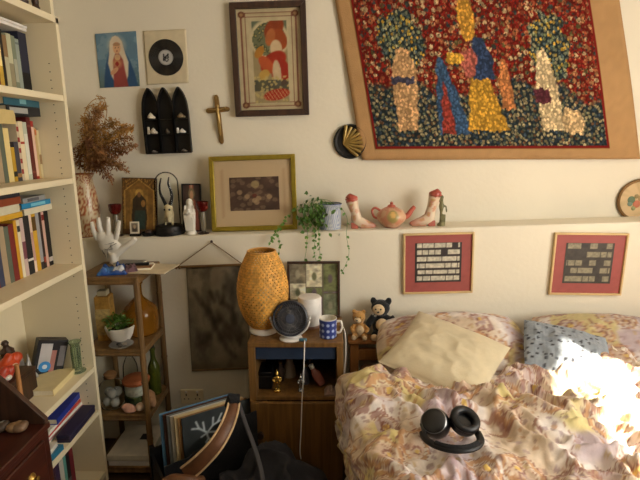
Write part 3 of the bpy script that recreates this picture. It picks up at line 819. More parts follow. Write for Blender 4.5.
# gilded icon panel
q = quad(2.47, (124, 237), (158, 235), (156, 179), (121, 181))
w = (q[1] - q[0]).length; h = (q[3] - q[0]).length
c = on_ledge(140.5, 2.47)
o = thing('icon_panel', 'dark gilded icon panel of robed figure leaning on the ledge', 'icon', c, (-.12, math.radians(1.5), 0))
MB().box(-w/2, w/2, -.016, 0, 0, h).build('board', M_dark_wood, o, bevel=.002)
def icon(u, v):
    c = fill(u, (96, 66, 30)); d, ha, hb, _, _ = worley(u * 16, v * 22, 2)
    c = put(c, (d < .3), (160, 120, 56), .9)
    gab = np.interp(v, [0, .78, .98, 1], [.44, .44, .0, 0]); c = put(c, (np.abs(u - .5) < gab) * 1.0, (128, 92, 42)); c = put(c, (np.abs(np.abs(u - .5) - gab) < .02), (190, 150, 76), .9)
    c = put(c, (np.abs(u - .5) < .28) * (v > .12) * (v < .8), (150, 112, 52)); c = put(c, ell(u, v, .5, .72, .14, .1), (186, 146, 70))
    wv = np.interp(v, [.12, .3, .5, .62, .7, .75], [.2, .24, .2, .2, .08, 0]); c = put(c, (np.abs(u - .5) < wv), (54, 42, 30)); c = put(c, (np.abs(u - .52) < wv * .7) * (v < .42), (44, 62, 56))
    c = put(c, ell(u, v, .5, .71, .06, .055), (120, 84, 54)); c = put(c, ell(u, v, .62, .55, .07, .07), (166, 120, 60)); c = put(c, (v < .08), (84, 56, 28), .8)
    return c * (.75 + .5 * fbm(u * 14, v * 18, 4))[:, None]
flatpic('painting', o, -w/2 + .004, w/2 - .004, .004, h - .004, -.0166, 56, 80, icon, painted('aged_gilding', .45, spec=.5))

# small portrait photograph on a little black stand
c = on_ledge(135, 2.42)
o = thing('photo_card', 'tiny white bordered portrait card on a stand before the icon', 'photograph', c, (0, 0, 0))
MB().box(-.028, .024, -.008, .014, 0, .012).build('stand', M_black, o, bevel=.002)
def face_card(u, v):
    c = fill(u, (222, 212, 188)); i = rect(u, v, .16, .84, .14, .88); c = put(c, i, (128, 116, 98)); c = put(c, ell(u, v, .5, .36, .26, .3) * i, (70, 60, 52)); c = put(c, ell(u, v, .5, .58, .15, .18), (176, 152, 124)); return c
sheet('card', (-.026, 0, .012), (.022, 0, .012), (.022, .006, .074), (-.026, .006, .074), 24, 30, face_card, P_print, o, thick=.0015)
c = on_ledge(148, 2.42)
o = thing('trinket_dish', 'small dark trinket dish in front of the icon', 'dish', c)
MB().lathe([(0, 0), (.026, 0), (.036, .02), (.033, .02), (.024, .004), (0, .004)], seg=24).build('bowl', M_black, o)
MB().ball((.004, -.004, .018), (.02, .016, .014)).build('beads', mat('dark_beads', (62, 44, 34), .4), o)

# red glass candle holders
def goblet(px, Y, lab, H):
    c = on_ledge(px, Y)
    o = thing('candle_holder', lab, 'candle holder', c, group='red cupped candle holders on the ledge')
    MB().lathe([(0, 0), (.028, 0), (.03, .004), (.012, .010), (.009, .016)], seg=24).build('foot', mat('dark_foot', (46, 34, 28), .3), o)
    MB().lathe([(.009, .014), (.013, .03), (.014, H * .66), (.011, H * .7)], seg=20).build('stem', mat('cloudy_stem_glass', (150, 140, 118), .15, trans=.5), o)
    MB().lathe([(.010, H * .68), (.022, H * .72), (.030, H * .82), (.032, H), (.0285, H), (.027, H * .84), (0, H * .76)], seg=28).build('cup', mat('ruby_glass', (104, 22, 18), .12, trans=.45, spec=.6), o)
goblet(117, 2.44, 'red cupped candle holder left of the icon, behind ceramic hand', .165)
goblet(203.5, 2.43, 'red cupped candle holder between white statuette and gilt frame', .165)

# glass dome with horned skull
c = on_ledge(169.5, 2.45); k = .00525
o = thing('glass_dome', 'glass cloche on a black base beside the icon', 'dome', c)
MB().lathe([(0, 0), (.074, 0), (.076, .006), (.076, .02), (.070, .028), (.068, .044), (.064, .048), (0, .048)], seg=40).build('base', M_black, o)
dome = [(.060, .049), (.060, .26)] + [(.060 * math.cos(a), .26 + .06 * math.sin(a)) for a in [PI / 2 * t / 8 for t in range(1, 8)]] + [(.001, .32)]
MB().lathe(dome, seg=40).build('glass', M_glass, o)
s = thing('animal_skull', 'small pale animal skull with two black horns under the glass dome', 'skull', c + V(.004, -.005, .0485))
bone = mat('bone', (206, 190, 152), .6, var=.15, scale=50)
b = MB().ball((0, 0, .085), (.024, .026, .024)).ball((.004, -.012, .056), (.017, .016, .026)).ball((.006, -.016, .032), (.011, .012, .018)).tube([(-.014, 0, .07), (-.02, -.002, .03), (-.016, -.004, .001)], [.007, .006, .007]).tube([(.02, 0, .07), (.022, -.002, .03), (.016, -.004, .001)], [.007, .006, .007])
b.build('skull', bone, s, remesh=.0035)
for sx in (-1, 1):
    MB().ball((sx * .012, -.021, .082), (.006, .006, .006), u=10, v=6).build('eye_socket', M_black, s)
MB().tube(spline([(-.010, 0, .10), (-.022, 0, .13), (-.036, 0, .165), (-.036, 0, .205), (-.026, 0, .24)], 5), [.0085 * (1 - i / 26) + .001 for i in range(21)], 10).build('horn', M_black, s)
MB().tube(spline([(.008, 0, .10), (.022, 0, .14), (.018, 0, .18), (.008, 0, .21), (.014, 0, .245)], 5), [.0085 * (1 - i / 26) + .001 for i in range(21)], 10).build('horn', M_black, s)

# white veiled statuette: carved as one figure
c = on_ledge(191, 2.425)
o = thing('statuette', 'white ceramic statuette of a veiled praying woman on the ledge', 'statuette', c)
b = MB()
b.lathe([(0, 0), (.026, 0), (.027, .012), (.022, .020), (.024, .04), (.027, .075), (.027, .105), (.024, .125), (.016, .14), (.010, .146), (0, .148)], seg=24)
b.ball((0, -.002, .160), (.0135, .0145, .017)); b.lathe([(.024, .09), (.022, .13), (.0165, .15), (.018, .165), (.012, .179), (0, .184)], (0, .003, 0), 20)
for sx in (-1, 1):
    b.tube([(sx * .02, -.002, .128), (sx * .026, -.012, .104), (sx * .005, -.028, .115)], [.009, .009, .006], 8)
    b.tube([(sx * .004, -.026, .112), (sx * .001, -.029, .134)], [.005, .003], 8)
    b.tube([(sx * .021, -.010, .15), (sx * .024, -.018, .09), (sx * .018, -.022, .03)], [.004, .006, .005], 8)
b.ball((0, -.016, .158), (.003, .004, .004), u=8, v=6)
for k in range(5): b.tube([(-.016 + k * .008, -.022, .09), (-.018 + k * .009, -.0245, .022)], .004, 6)
b.build('figure', M_ceramic, o, remesh=.0028)

# small dark framed holy picture
q = quad(2.49, (184, 231), (203, 230), (201, 186), (182, 187)); w = (q[1] - q[0]).length; h = (q[3] - q[0]).length + .02
c = on_ledge(193, 2.50)
o = thing('framed_icon', 'small dark framed picture of robed figure behind white statuette', 'picture', c, (-.1, 0, 0))
b = MB()
for a, e in (((-w/2, 0), (-w/2 + .007, 1)), ((w/2 - .007, 0), (w/2, 1))): b.box(a[0], e[0], -.012, 0, 0, h)
b.box(-w/2, w/2, -.012, 0, 0, .007).box(-w/2, w/2, -.012, 0, h - .007, h); b.build('frame', M_black, o)
def robed(u, v):
    c = fill(u, (70, 52, 44)); wv = np.interp(v, [0, .4, .6, .7], [.42, .36, .3, .1]); c = put(c, (np.abs(u - .5) < wv), (150, 84, 66)); c = put(c, (np.abs(u - .5) < wv * .45), (186, 150, 120))
    c = put(c, ell(u, v, .5, .8, .2, .14), (120, 108, 78)); c = put(c, ell(u, v, .5, .78, .11, .1), (186, 140, 104)); return c
flatpic('painting', o, -w/2 + .005, w/2 - .005, .005, h - .005, -.006, 26, 44, robed)

def lathe_np(name, prof, seg, fn, m, parent=None, c=(0, 0, 0), a0=0.0, **k):
    """painted turned shape; fn(u around 0..1, v along 0..1)"""
    n = len(prof); rr = []; u = []; v = []
    for j, (r, z) in enumerate(prof):
        for i in range(seg):
            a = 2 * PI * i / seg + a0
            rr.append((c[0] + r * math.cos(a), c[1] + r * math.sin(a), c[2] + z)); u.append(i / seg); v.append(j / (n - 1))
    return mesh_np(name, rr, grid_faces(seg, n, True), fn(np.array(u), np.array(v)), m, parent, **k)
def dense(prof, n):
    p = [V(r, 0, z) for r, z in prof]; q = spline(p, n); return [(max(.0005, x.x), x.z) for x in q]
def loft_np(name, pts, radii, seg, fn, m, parent=None, n=4):
    """painted round body swept along a path; radii = (side, other)"""
    pp = spline(pts, n); r3 = spline([V(r[0], r[1], 0) for r in radii], n)
    vs = []; u = []; v = []; N = len(pp); prev = None
    for i, p in enumerate(pp):
        t = (pp[min(i + 1, N - 1)] - pp[max(i - 1, 0)]).normalized()
        s = V(0, 1, 0); s = (s - t * s.dot(t)).normalized(); w = t.cross(s)
        for k in range(seg):
            a = 2 * PI * k / seg; vs.append(p + s * math.cos(a) * max(.0004, r3[i].x) + w * math.sin(a) * max(.0004, r3[i].y)); u.append(k / seg); v.append(i / (N - 1))
    return mesh_np(name, vs, grid_faces(seg, N, True), fn(np.array(u), np.array(v)), m, parent)

# ---- tall painted vase with dried flowers at the left end of the ledge
c = on_ledge(88.5, 2.468); VX = c.copy()
o = thing('vase', 'tall cream vase with orange leaf pattern holding dried flowers', 'vase', c)
def vasep(u, v):
    x = u * .42; y = v * .32; c = fill(u, (206, 186, 150))
    # big open leaf rosettes in staggered rows
    row = np.floor(v * 2.9); fu = (u * 4 + .5 * (row % 2)) % 1 - .5; fv = (v * 2.9) % 1 - .5; an = np.arctan2(fv, fu); r = np.hypot(fu, fv)
    pet = .30 + .16 * np.abs(np.cos(an * 2.5))
    c = put(c, r < pet, (156, 82, 42)); c = put(c, r < pet * .84, (210, 188, 150)); c = put(c, (r < pet * .66), (160, 88, 46)); c = put(c, (r < pet * .45), (206, 180, 138)); c = put(c, r < .09, (140, 70, 38))
    c = put(c, (r > pet) * (np.abs(np.sin(an * 6 + r * 20)) < .3), (164, 100, 56), .8)
    c = put(c, v < .07, (98, 34, 24)); c = put(c, (v > .07) * (v < .1), (186, 150, 96)); c = put(c, v > .95, (150, 90, 50)); return c
lathe_np('body', dense([(.052, 0), (.058, .02), (.064, .10), (.062, .18), (.050, .26), (.044, .30), (.052, .325)], 8), 72, vasep, P_glaze, o)
MB().lathe([(0, .002), (.052, .002)], seg=24).lathe([(.047, .295), (.0, .29)], seg=24).build('inside', M_dark_wood, o)
straw = [mat('dried_brown', (146, 102, 60), .9, var=.35, scale=40), mat('dried_ochre', (172, 128, 66), .9, var=.35, scale=40), mat('dried_russet', (128, 84, 52), .9, var=.35, scale=40)]
rnd = random.Random(3)
targets = [(100, 112, 0), (118, 122, 1), (132, 138, 0), (126, 152, 2), (112, 140, 2), (120, 168, 0), (112, 182, 2), (96, 128, 0), (88, 120, 1), (90, 142, 2), (104, 156, 0), (131, 128, 1), (84, 150, 2), (136, 146, 0), (134, 128, 1), (128, 172, 0), (106, 106, 1)]
for ti, (tx, ty, mi) in enumerate(targets):
    tip = P(tx, ty, 2.44 + rnd.uniform(-.1, .06)); base = V(VX.x + rnd.uniform(-.02, .02), VX.y + rnd.uniform(-.015, .015), VX.z + .18)
    mouth = V(VX.x + rnd.uniform(-.03, .03), VX.y + rnd.uniform(-.02, .02), VX.z + .328)
    up = max(tip.z, mouth.z + .12)
    path = bez(base, mouth, V(mouth.x * .6 + tip.x * .4, mouth.y, up + .02), tip, 14)
    o = thing('dried_flower', 'brown dried flower spray fanning out of the tall patterned vase', 'dried flower', base, group='dried flowers in the patterned vase')
    b = MB(); b.tube([p - base for p in path], .0014, 5)
    b.build('stem', straw[1], o)
    b = MB()
    for k in range(420):
        t = rnd.uniform(.45, 1.0); p = path[min(13, int(t * 14))].lerp(path[min(14, int(t * 14) + 1)], (t * 14) % 1) - base
        sp = .012 + .03 * math.sin(PI * min(1, (t - .4) / .62))
        d = V(rnd.gauss(0, 1), rnd.gauss(0, 1), rnd.gauss(0, 1)).normalized()
        q = p + d * sp * rnd.uniform(.3, 1.1); L = rnd.uniform(.008, .018); w = d.orthogonal().normalized() * rnd.uniform(.0018, .0045); e = d * L + V(0, 0, rnd.uniform(-.010, .004))
        b.poly((q - e * .5, q + w, q + e * .5, q - w))
        if k % 3 == 0: b.tube([p, q], .0006, 3, cap=False)
    b.build('flower_head', straw[mi], o, smooth=0)
for ti, pts in enumerate((((88, 160), (84, 118), (92, 101), (106, 98)), ((92, 160), (98, 120), (100, 104), (84, 108)), ((90, 150), (106, 118), (104, 99), (96, 96)))):
    w3 = [P(x, y, 2.43 + .02 * ti) for x, y in pts]; base = w3[0]
    o = thing('dried_grass_stem', 'thin bent straw coloured grass stem looping above the dried flowers', 'dried flower', base, group='bent grass stems in the patterned vase')
    MB().tube([p - base for p in spline(w3, 6)], .0018, 5).build('stem', straw[1], o)
    b = MB()
    for k in range(16):
        p = w3[-1].lerp(w3[-2], k / 22) - base; d = V(rnd.uniform(-1, 1), rnd.uniform(-1, 1), rnd.uniform(-1, 1)) * .008; b.poly((p, p + d + V(.002, 0, .002), p + d * 1.5, p + d - V(.002, 0, .002)))
    b.build('ear', straw[1], o, smooth=0)

# ---- trailing plant in a blue and white pot
c = on_ledge(330, 2.46)
po = thing('potted_plant', 'trailing green plant in blue and white lattice pot on the ledge', 'plant', c)
def potp(u, v):
    c = fill(u, (196, 198, 196)); a = (u * 36) % 1; b_ = (v * 7) % 1
    c = put(c, (np.abs(((u * 30 + v * 6) % 1) - .5) < .12) | (np.abs(((u * 30 - v * 6) % 1) - .5) < .12), (110, 128, 168), .8)
    return put(c, (v < .1) | (v > .88), (42, 62, 120))
lathe_np('pot', dense([(.050, 0), (.056, .008), (.057, .06), (.056, .115), (.062, .125), (.060, .132)], 5), 64, potp, P_glaze, po)
MB().lathe([(0, .003), (.05, .003)], seg=24).lathe([(.0565, .118), (0, .12)], seg=24).build('soil', mat('potting_soil', (40, 30, 22), .95, var=.4), po)
def leaf(b, p, d, n, L, W):
    d = Vector(d).normalized(); n = Vector(n); s = d.cross(n)
    s = s.normalized() if s.length > 1e-3 else d.orthogonal().normalized(); nn = s.cross(d)
    q = [p, p + d * L * .35 + s * W * .5 + nn * L * .06, p + d * L * .75 + s * W * .34, p + d * L - nn * L * .12, p + d * L * .75 - s * W * .34, p + d * L * .35 - s * W * .5 + nn * L * .06]
    m = p + d * L * .45 - nn * L * .05
    for a, e in zip(q, q[1:] + q[:1]): b.poly((m, a, e))
rnd = random.Random(11)
def rv(s=1.0): return V(rnd.gauss(0, s), rnd.gauss(0, s), rnd.gauss(0, s))
b = MB()
cen = P(314, 216, 2.41)
for k in range(150):
    p = cen + V(rnd.gauss(0, .036), rnd.gauss(-.005, .025), rnd.gauss(.0, .042))
    if p.y > 2.5: p.y = 2.48
    leaf(b, p, rv() + V(0, -.6, -.5), V(0, -.7, .7) + rv(.3), rnd.uniform(.02, .034), rnd.uniform(.013, .02))
for k in range(26):
    a = V(c.x + rnd.uniform(-.04, .03), c.y + rnd.uniform(-.03, .03), c.z + .12); e = cen + V(rnd.gauss(0, .04), rnd.gauss(0, .02), rnd.gauss(0, .04))
    b.tube(bez(a, a + V(0, 0, .05), e + V(0, 0, .04), e, 6), .001, 4)
b.build('foliage', [M_leaf], po, smooth=0, off=c)
def vine(pts, seed, n, every=1.0):
    global rnd
    rnd = random.Random(seed); pp = spline(pts, 7); b = MB(); b.tube(pp, .0011, 5)
    for k in range(n):
        i = min(len(pp) - 1, int((k + .5) / n * len(pp))); p = pp[i]
        for j in range(rnd.choice((1, 2, 2))):
            leaf(b, p, rv(.7) + V(0, -.5, -.5), V(0, -.8, .6) + rv(.3), rnd.uniform(.012, .022), rnd.uniform(.010, .016))
    b.build('vine', M_leaf2, po, smooth=0, off=c)
Z_ = 2.345
vine([P(306, 212, 2.42), P(298, 207, 2.42), P(288, 216, 2.38), P(281, 226, Z_), P(274, 234, Z_), P(270, 242, Z_)], 2, 22)
vine([P(286, 220, 2.38), P(278, 228, Z_), P(279, 240, Z_), P(279, 253, Z_)], 3, 7)
vine([P(308, 225, 2.40), P(307, 238, Z_), P(306, 252, Z_), P(303, 268, Z_), P(302, 280, Z_)], 4, 11)
vine([P(314, 226, 2.40), P(315, 240, Z_), P(314, 252, Z_), P(318, 266, Z_), P(322, 276, Z_), P(326, 278, Z_)], 5, 16)
vine([P(318, 222, 2.40), P(319, 238, Z_), P(320, 256, Z_), P(321, 270, Z_)], 6, 11)
vine([P(330, 211, 2.43), P(340, 208, 2.40), P(347, 218, Z_), P(346.5, 236, Z_), P(349, 252, Z_), P(346, 264, Z_), P(341, 274, Z_)], 7, 9)

# ---- pair of boot shaped vases with a teapot between them
def bootp(u, v):
    c = fill(u, (216, 196, 170)); c = put(c, np.clip((.16 - v) * 14, 0, 1), (168, 74, 60)); c = put(c, np.clip((v - .6) * 3.2, 0, 1), (186, 104, 88), .9)
    d, ha, hb, _, _ = worley(u * 5, v * 7, 3); c = put(c, (d < .34) * (hb > .4) * (v > .18), (196, 130, 104), .7); c = put(c, (d < .14) * (hb > .4) * (v > .18), (190, 160, 90)); return c
def boot(px, flip, lab, tall):
    c = on_ledge(px, 2.45); s = -1 if flip else 1; k = tall
    o = thing('boot_vase', lab, 'vase', c, group=None)
    loft_np('body', [(-.016 * s, 0, .172 * k), (-.014 * s, 0, .168 * k), (-.004 * s, 0, .12 * k), (.006 * s, 0, .075), (.014 * s, 0, .042), (.045 * s, 0, .027), (.080 * s, 0, .018), (.104 * s, 0, .012), (.111 * s, 0, .010)],
            [(.031, .033), (.030, .032), (.024, .026), (.022, .024), (.025, .030), (.024, .024), (.020, .017), (.012, .010), (.001, .001)], 28, bootp, P_glaze, o, 6)
    MB().lathe([(.030, .1722 * k), (.0, .168 * k)], (-.016 * s, 0, 0), 24).build('opening', mat('boot_inside', (92, 50, 42), .6), o)
    b = MB(); x0, x1 = sorted((-.018 * s, .018 * s)); b.box(x0, x1, -.018, .018, 0, .03); b.build('heel', mat('boot_heel', (176, 100, 84), .35), o, bevel=.004)
    b = MB(); x0, x1 = sorted((.028 * s, .10 * s)); b.box(x0, x1, -.016, .016, 0, .010); b.build('sole', mat('boot_sole', (190, 140, 112), .35), o, bevel=.004)
    b = MB().tube([((-.016 + .030 * math.cos(a)) * s, .031 * math.sin(a), .172 * k) for a in [2 * PI * t / 24 for t in range(25)]], .0035, 6); b.build('rim', mat('boot_rim', (176, 82, 66), .3), o)
boot(354.5, False, 'pink and white ceramic boot vase, toe towards teapot, beside potted plant', .86)
boot(431, True, 'pink and white ceramic boot vase at far side of teapot', .92)
c = on_ledge(391, 2.45)
o = thing('teapot', 'rounded pink and cream ceramic teapot between two boot vases', 'teapot', c)
def teap(u, v):
    c = fill(u, (206, 166, 132)); n = fbm(u * 14, v * 6, 2); c = put(c, n > .5, (196, 130, 104), .8); c = put(c, np.clip((v - .7) * 6, 0, 1), (176, 86, 70)); c = put(c, v < .12, (170, 86, 68))
    c = put(c, ell(u, v, .75, .45, .07, .2), (156, 140, 84)); c = put(c, ell(u, v, .75, .5, .035, .1), (206, 166, 96)); return c
lathe_np('body', dense([(.030, 0), (.040, .006), (.068, .035), (.074, .06), (.060, .085), (.035, .10), (.022, .106), (.002, .112)], 6), 64, teap, P_glaze, o)
pk = mat('pink_glaze', (184, 96, 78), .3, var=.15, scale=40)
MB().tube(spline([(.062, 0, .05), (.085, 0, .062), (.104, 0, .09), (.118, 0, .105)], 5), [.017 - .008 * i / 15 for i in range(16)], 12).build('spout', pk, o)
MB().tube(spline([(-.055, 0, .085), (-.082, 0, .10), (-.098, 0, .085), (-.088, 0, .055), (-.066, 0, .045)], 6), .006, 10).build('handle', pk, o)
MB().lathe([(.022, .106), (.018, .114), (.006, .118), (.010, .126), (0, .132)], seg=20).build('lid', pk, o)
c = on_ledge(440.5, 2.44)
o = thing('small_figurine', 'thin greenish brown figurine standing by the heel of far boot vase', 'figurine', c)
b = MB().lathe([(0, 0), (.02, 0), (.018, .012), (.008, .02), (.007, .07), (.013, .10), (.008, .13), (.011, .148), (.0, .162)], seg=14)
b.tube([(0, 0, .11), (.022, -.004, .10), (.026, -.006, .07)], .005, 8).tube([(0, 0, .12), (-.014, -.004, .13), (-.012, -.008, .155)], .0045, 8).box(.004, .022, -.008, .0, .0, .06)
b.build('figure', mat('bronze_green', (116, 112, 78), .5, .3, var=.35, scale=50), o, remesh=.0035)

# ================================================================ OPEN STAND LEFT OF THE SCROLL, and what is on it
EX0, EX1, EY0, EY1 = -1.135, -.872, 2.08, 2.355
o = thing('etagere', 'open brown bamboo stand of four shelves beside the bookcase', 'shelf stand', ((EX0 + EX1) / 2, (EY0 + EY1) / 2, 0))
ETZ = [.058, .338, .668, 1.012]
offE = o.location
for x in (EX0, EX1):
    for y in (EY0, EY1):
        b = MB().tube([(x, y, 0), (x, y, .30), (x, y, .7), (x, y, 1.0)], .0138, 10)
        for z in (.2, .5, .85): b.tube([(x, y, z - .004), (x, y, z + .004)], .0158, 10)
        b.build('leg', M_bamboo, o, off=offE)
for i, z in enumerate(ETZ):
    b = MB().box(EX0 - .01, EX1 + .01, EY0 - .012, EY1 + .012, z - .016, z)
    sh = b.build('shelf', M_bamboo, o, bevel=.003, off=offE)
    for (p0, p1) in (((EX0, EY0), (EX1, EY0)), ((EX0, EY1), (EX1, EY1)), ((EX0, EY0), (EX0, EY1)), ((EX1, EY0), (EX1, EY1))):
        MB().tube([(p0[0], p0[1], z - .026), (p1[0], p1[1], z - .026)], .0125, 8).build('rail', M_bamboo, sh, off=offE)
zt = ETZ[3]
def on(px, py, z, dy=0): p = PZ(px, py, z); return V(p.x, p.y + dy, z)
# palmistry hand
c = V(P(113.5, 250, 2.325).x, 2.325, zt + .0005)
o = thing('ceramic_hand', 'white ceramic palmistry hand with spread fingers on the open stand', 'hand sculpture', c)
k = .1 / 19.0                                        # metres per pixel about here
def hp(px, py): return V((px - 112) * .0052, -.004, (259 - py) * .0053)
b = MB()
b.ball((hp(108, 239.5)), (.050, .020, .058)); b.ball(hp(103, 234), (.032, .019, .036)); b.ball(hp(114, 244), (.036, .019, .038))
b.tube([V(0, 0, 0), V(0, 0, .02), hp(112, 248)], [.030, .027, .03], 16, flat=.75)
for pts, r in ((((98, 236), (95.5, 227), (94.5, 219)), .0125), (((103, 233), (101.5, 223), (101.5, 215)), .0138), (((109, 232), (110, 222), (110.5, 214.5)), .0138), (((116, 235), (119, 226), (121, 218)), .0130)):
    w3 = [hp(*p) for p in pts]; w3[1].y -= .006; w3[2].y -= .004; b.tube(w3, [r, r * .92, r * .7], 12)
w3 = [hp(114, 250), hp(123, 243.5), hp(130, 239), hp(134.5, 235)]; b.tube(w3, [.020, .017, .0155, .012], 12)
b.build('hand', M_ceramic, o, remesh=.0032)
ink = MB()
for pts in (((99, 237), (106, 240), (115, 238)), ((99, 241), (108, 245), (116, 243)), ((117, 239), (109, 244), (108, 253)), ((104, 247), (106, 252)), ((112, 240), (112, 244)), ((102, 244), (104, 249))):
    w3 = [hp(*p) for p in pts]
    for w_ in w3: w_.y = -.0245 + .0045 * abs((w_.x + .01) / .04) ** 2 * 2
    ink.tube(spline(w3, 4), .0013, 5)
ink.build('palm_lines', mat('grey_ink', (84, 80, 76), .7), o)
# blue packet, sunglasses-like tangle, booklets, white card
o = thing('plastic_packet', 'crumpled bright blue plastic packet with white label on the stand top', 'packet', V(-1.0, 2.15, zt + .001), (0, 0, .2))
rr_ = np.random.RandomState(4)
def blob_sheet(name, w, d, h, n, fn, m, parent, seed=0, mx=1):
    u, v = np.meshgrid(np.linspace(0, 1, n), np.linspace(0, 1, n)); u = u.ravel(); v = v.ravel()
    e = np.clip(np.minimum(np.minimum(u, 1 - u), np.minimum(v, 1 - v)) * 6, 0, 1) ** .6
    z = h * e * (.45 + 1.1 * np.abs(fbm(u * 5, v * 5, seed) - .5) * 2)
    p = np.stack([(u - .5) * w, (v - .5) * d, z], 1)
    return mesh_np(name, p, grid_faces(n, n), fn(u, v), m, parent, solid=.0012)
blob_sheet('film', .13, .10, .035, 26, lambda u, v: put(put(fill(u, (34, 74, 142)), fbm(u * 4, v * 4, 2) > .56, (64, 116, 180), .9), rect(u, v, .55, .9, .1, .4), (196, 200, 204)), painted('shiny_film', .25, spec=.6), o, 3)
o = thing('cloth_pouch', 'small mauve crumpled pouch beside the blue packet', 'pouch', V(-.93, 2.17, zt + .001), (0, 0, .5))
blob_sheet('cloth', .06, .07, .035, 18, lambda u, v: put(fill(u, (120, 90, 96)), fbm(u * 6, v * 6, 2) > .5, (84, 62, 66), .8), P_cotton, o, 8)
o = thing('white_card', 'pale card sheet sticking out over the end of the stand top', 'card', V(-.865, 2.2, zt + .0012), (0, 0, -.12))
MB().box(-.12, .12, -.075, .10, 0, .004).build('sheet', mat('pale_card', (206, 190, 160), .7), o)
o = thing('booklet', 'brown covered booklet lying on the pale card', 'booklet', V(-.895, 2.22, zt + .0056), (0, 0, .15))
MB().box(-.06, .05, -.05, .05, 0, .010).build('pages', M_paper, o); MB().box(-.061, .051, -.051, .051, .010, .012).build('cover', mat('brown_cover', (146, 106, 70), .6), o)
o = thing('folding_comb', 'black folded fan lying on the brown booklet', 'folding fan', V(-.915, 2.215, zt + .018), (0, 0, .2))
o.name = 'folding_fan'
MB().box(-.055, .055, -.010, .010, 0, .012).build('guard', M_black, o, bevel=.003); MB().box(.05, .075, -.006, .006, .003, .009).build('tassel', M_paper, o)
o = thing('notepad', 'small stack of cream notes lying at the back of the stand top', 'notepad', V(-.98, 2.30, zt + .001), (0, 0, -.1))
MB().box(-.07, .06, -.04, .04, 0, .012).build('pages', M_paper, o); MB().box(-.071, .061, -.041, .041, .012, .0135).build('cover', mat('grey_card', (136, 130, 120), .7), o)

# second shelf: tin, plant, demijohn, dish
z2 = ETZ[2] + .0005
o = thing('tall_box', 'tall yellow printed box at bookcase side of the stand', 'box', V(-1.085, 2.20, z2), (0, 0, .1))
MB().box(-.034, .034, -.034, .034, 0, .22).build('body', mat('yellow_box_print', (168, 126, 56), .6, var=.35, scale=45), o, bevel=.002)
MB().box(-.0345, .0345, -.0348, -.0335, .03, .16).build('front_label', mat('pale_box_label', (186, 160, 100), .6, var=.3, scale=80), o)
MB().box(-.022, .022, -.022, .022, .2205, .246).build('cap', mat('pale_cap', (190, 176, 140), .5), o, bevel=.003)
o = thing('potted_plant', 'small bushy green plant in a white bowl on the stand', 'plant', V(-1.008, 2.175, z2))
o.scale = (1.12, 1.12, 1.15)
MB().lathe([(0, 0), (.035, 0), (.052, .03), (.062, .065), (.058, .067), (.048, .03), (0, .02)], seg=32).build('bowl', M_ceramic, o)
rnd = random.Random(5); b = MB()
for k in range(150):
    a = rnd.uniform(0, 2 * PI); r = .06 * math.sqrt(rnd.random()); p = V(r * math.cos(a), r * math.sin(a), .07 + rnd.uniform(0, .055) * (1.2 - r / .08))
    leaf(b, p, V(math.cos(a), math.sin(a), .6) + rv(.5), V(0, 0, 1) + rv(.3), rnd.uniform(.014, .024), rnd.uniform(.010, .016))
for k in range(16):
    a = 2 * PI * k / 16; b.tube([(0, 0, .03), (.04 * math.cos(a), .04 * math.sin(a), .10)], .001, 4)
b.build('foliage', M_leaf2, o, smooth=0)
MB().lathe([(.050, .052), (0, .055)], seg=24).build('soil', mat('potting_soil', (40, 30, 22)), o)
o = thing('demijohn', 'round amber glass demijohn with narrow neck on the stand', 'bottle', V(-.942, 2.265, z2))
amber = mat('amber_glass', (164, 108, 32), .08, var=.1, trans=.55, spec=.7, ior=1.3)
MB().lathe(dense([(.02, .001), (.07, .004), (.084, .03), (.086, .09), (.076, .13), (.045, .165), (.022, .19), (.017, .21), (.017, .255), (.022, .258), (.022, .268), (.015, .268)], 5), seg=40).build('body', amber, o)
MB().lathe([(0, .26), (.014, .26), (.015, .285), (0, .285)], seg=16).build('stopper', mat('cork', (150, 110, 70), .9, var=.2), o)
o = thing('shallow_dish', 'shallow steel dish with trinkets at the front of the stand', 'dish', V(-.975, 2.10, z2))
MB().lathe([(0, 0), (.03, 0), (.055, .014), (.053, .016), (.03, .004), (0, .004)], seg=32).build('dish', M_steel, o)
for k, (x, y, rgb) in enumerate(((-.012, .0, (60, 60, 64)), (.014, .004, (156, 150, 140)), (0, -.014, (96, 90, 84)))):
    t = thing('trinket', 'tiny trinket lying in the shallow steel dish', 'trinket', o.location + V(x, y, .0045), group='trinkets in the steel dish')
    MB().ball((0, 0, .008), (.012, .010, .008), u=10, v=8).build('body', mat('trinket_%d' % k, rgb, .35, .4), t)

# third shelf: jars, bottles, shells
z3 = ETZ[1] + .0005
o = thing('glass_jar', 'big clear round glass jar at bookcase side of the lower shelf', 'jar', V(-1.068, 2.15, z3))
MB().lathe(dense([(.02, .001), (.05, .003), (.062, .03), (.066, .07), (.058, .11), (.036, .135), (.030, .15), (.034, .158), (.031, .16)], 5), seg=36).build('body', M_glass, o)
MB().lathe([(0, .15), (.028, .15), (.031, .17), (.012, .185), (0, .186)], seg=24).build('stopper', mat('tan_stopper', (130, 92, 52), .7), o)
for k, (x, y, z) in enumerate(((-.02, -.01, .03), (.02, -.02, .028), (0, .02, .03), (.005, -.012, .07), (-.018, .012, .068), (.022, .012, .07))):
    t = thing('glass_ball', 'clear glass ball lying in the big round jar', 'glass ball', o.location + V(x, y, z), group='glass balls in the round jar')
    MB().ball((0, 0, 0), .024, u=14, v=10).build('body', mat('bauble_glass', (206, 206, 200), .08, trans=.6, spec=.7, ior=1.2), t)
o = thing('tall_bottle', 'tall clear glass bottle behind the jars on the stand', 'bottle', V(-1.03, 2.29, z3))
MB().lathe(dense([(.02, .001), (.034, .003), (.037, .02), (.036, .13), (.026, .17), (.014, .20), (.013, .25), (.018, .255), (.017, .27), (.012, .27)], 5), seg=28).build('body', M_glass, o)
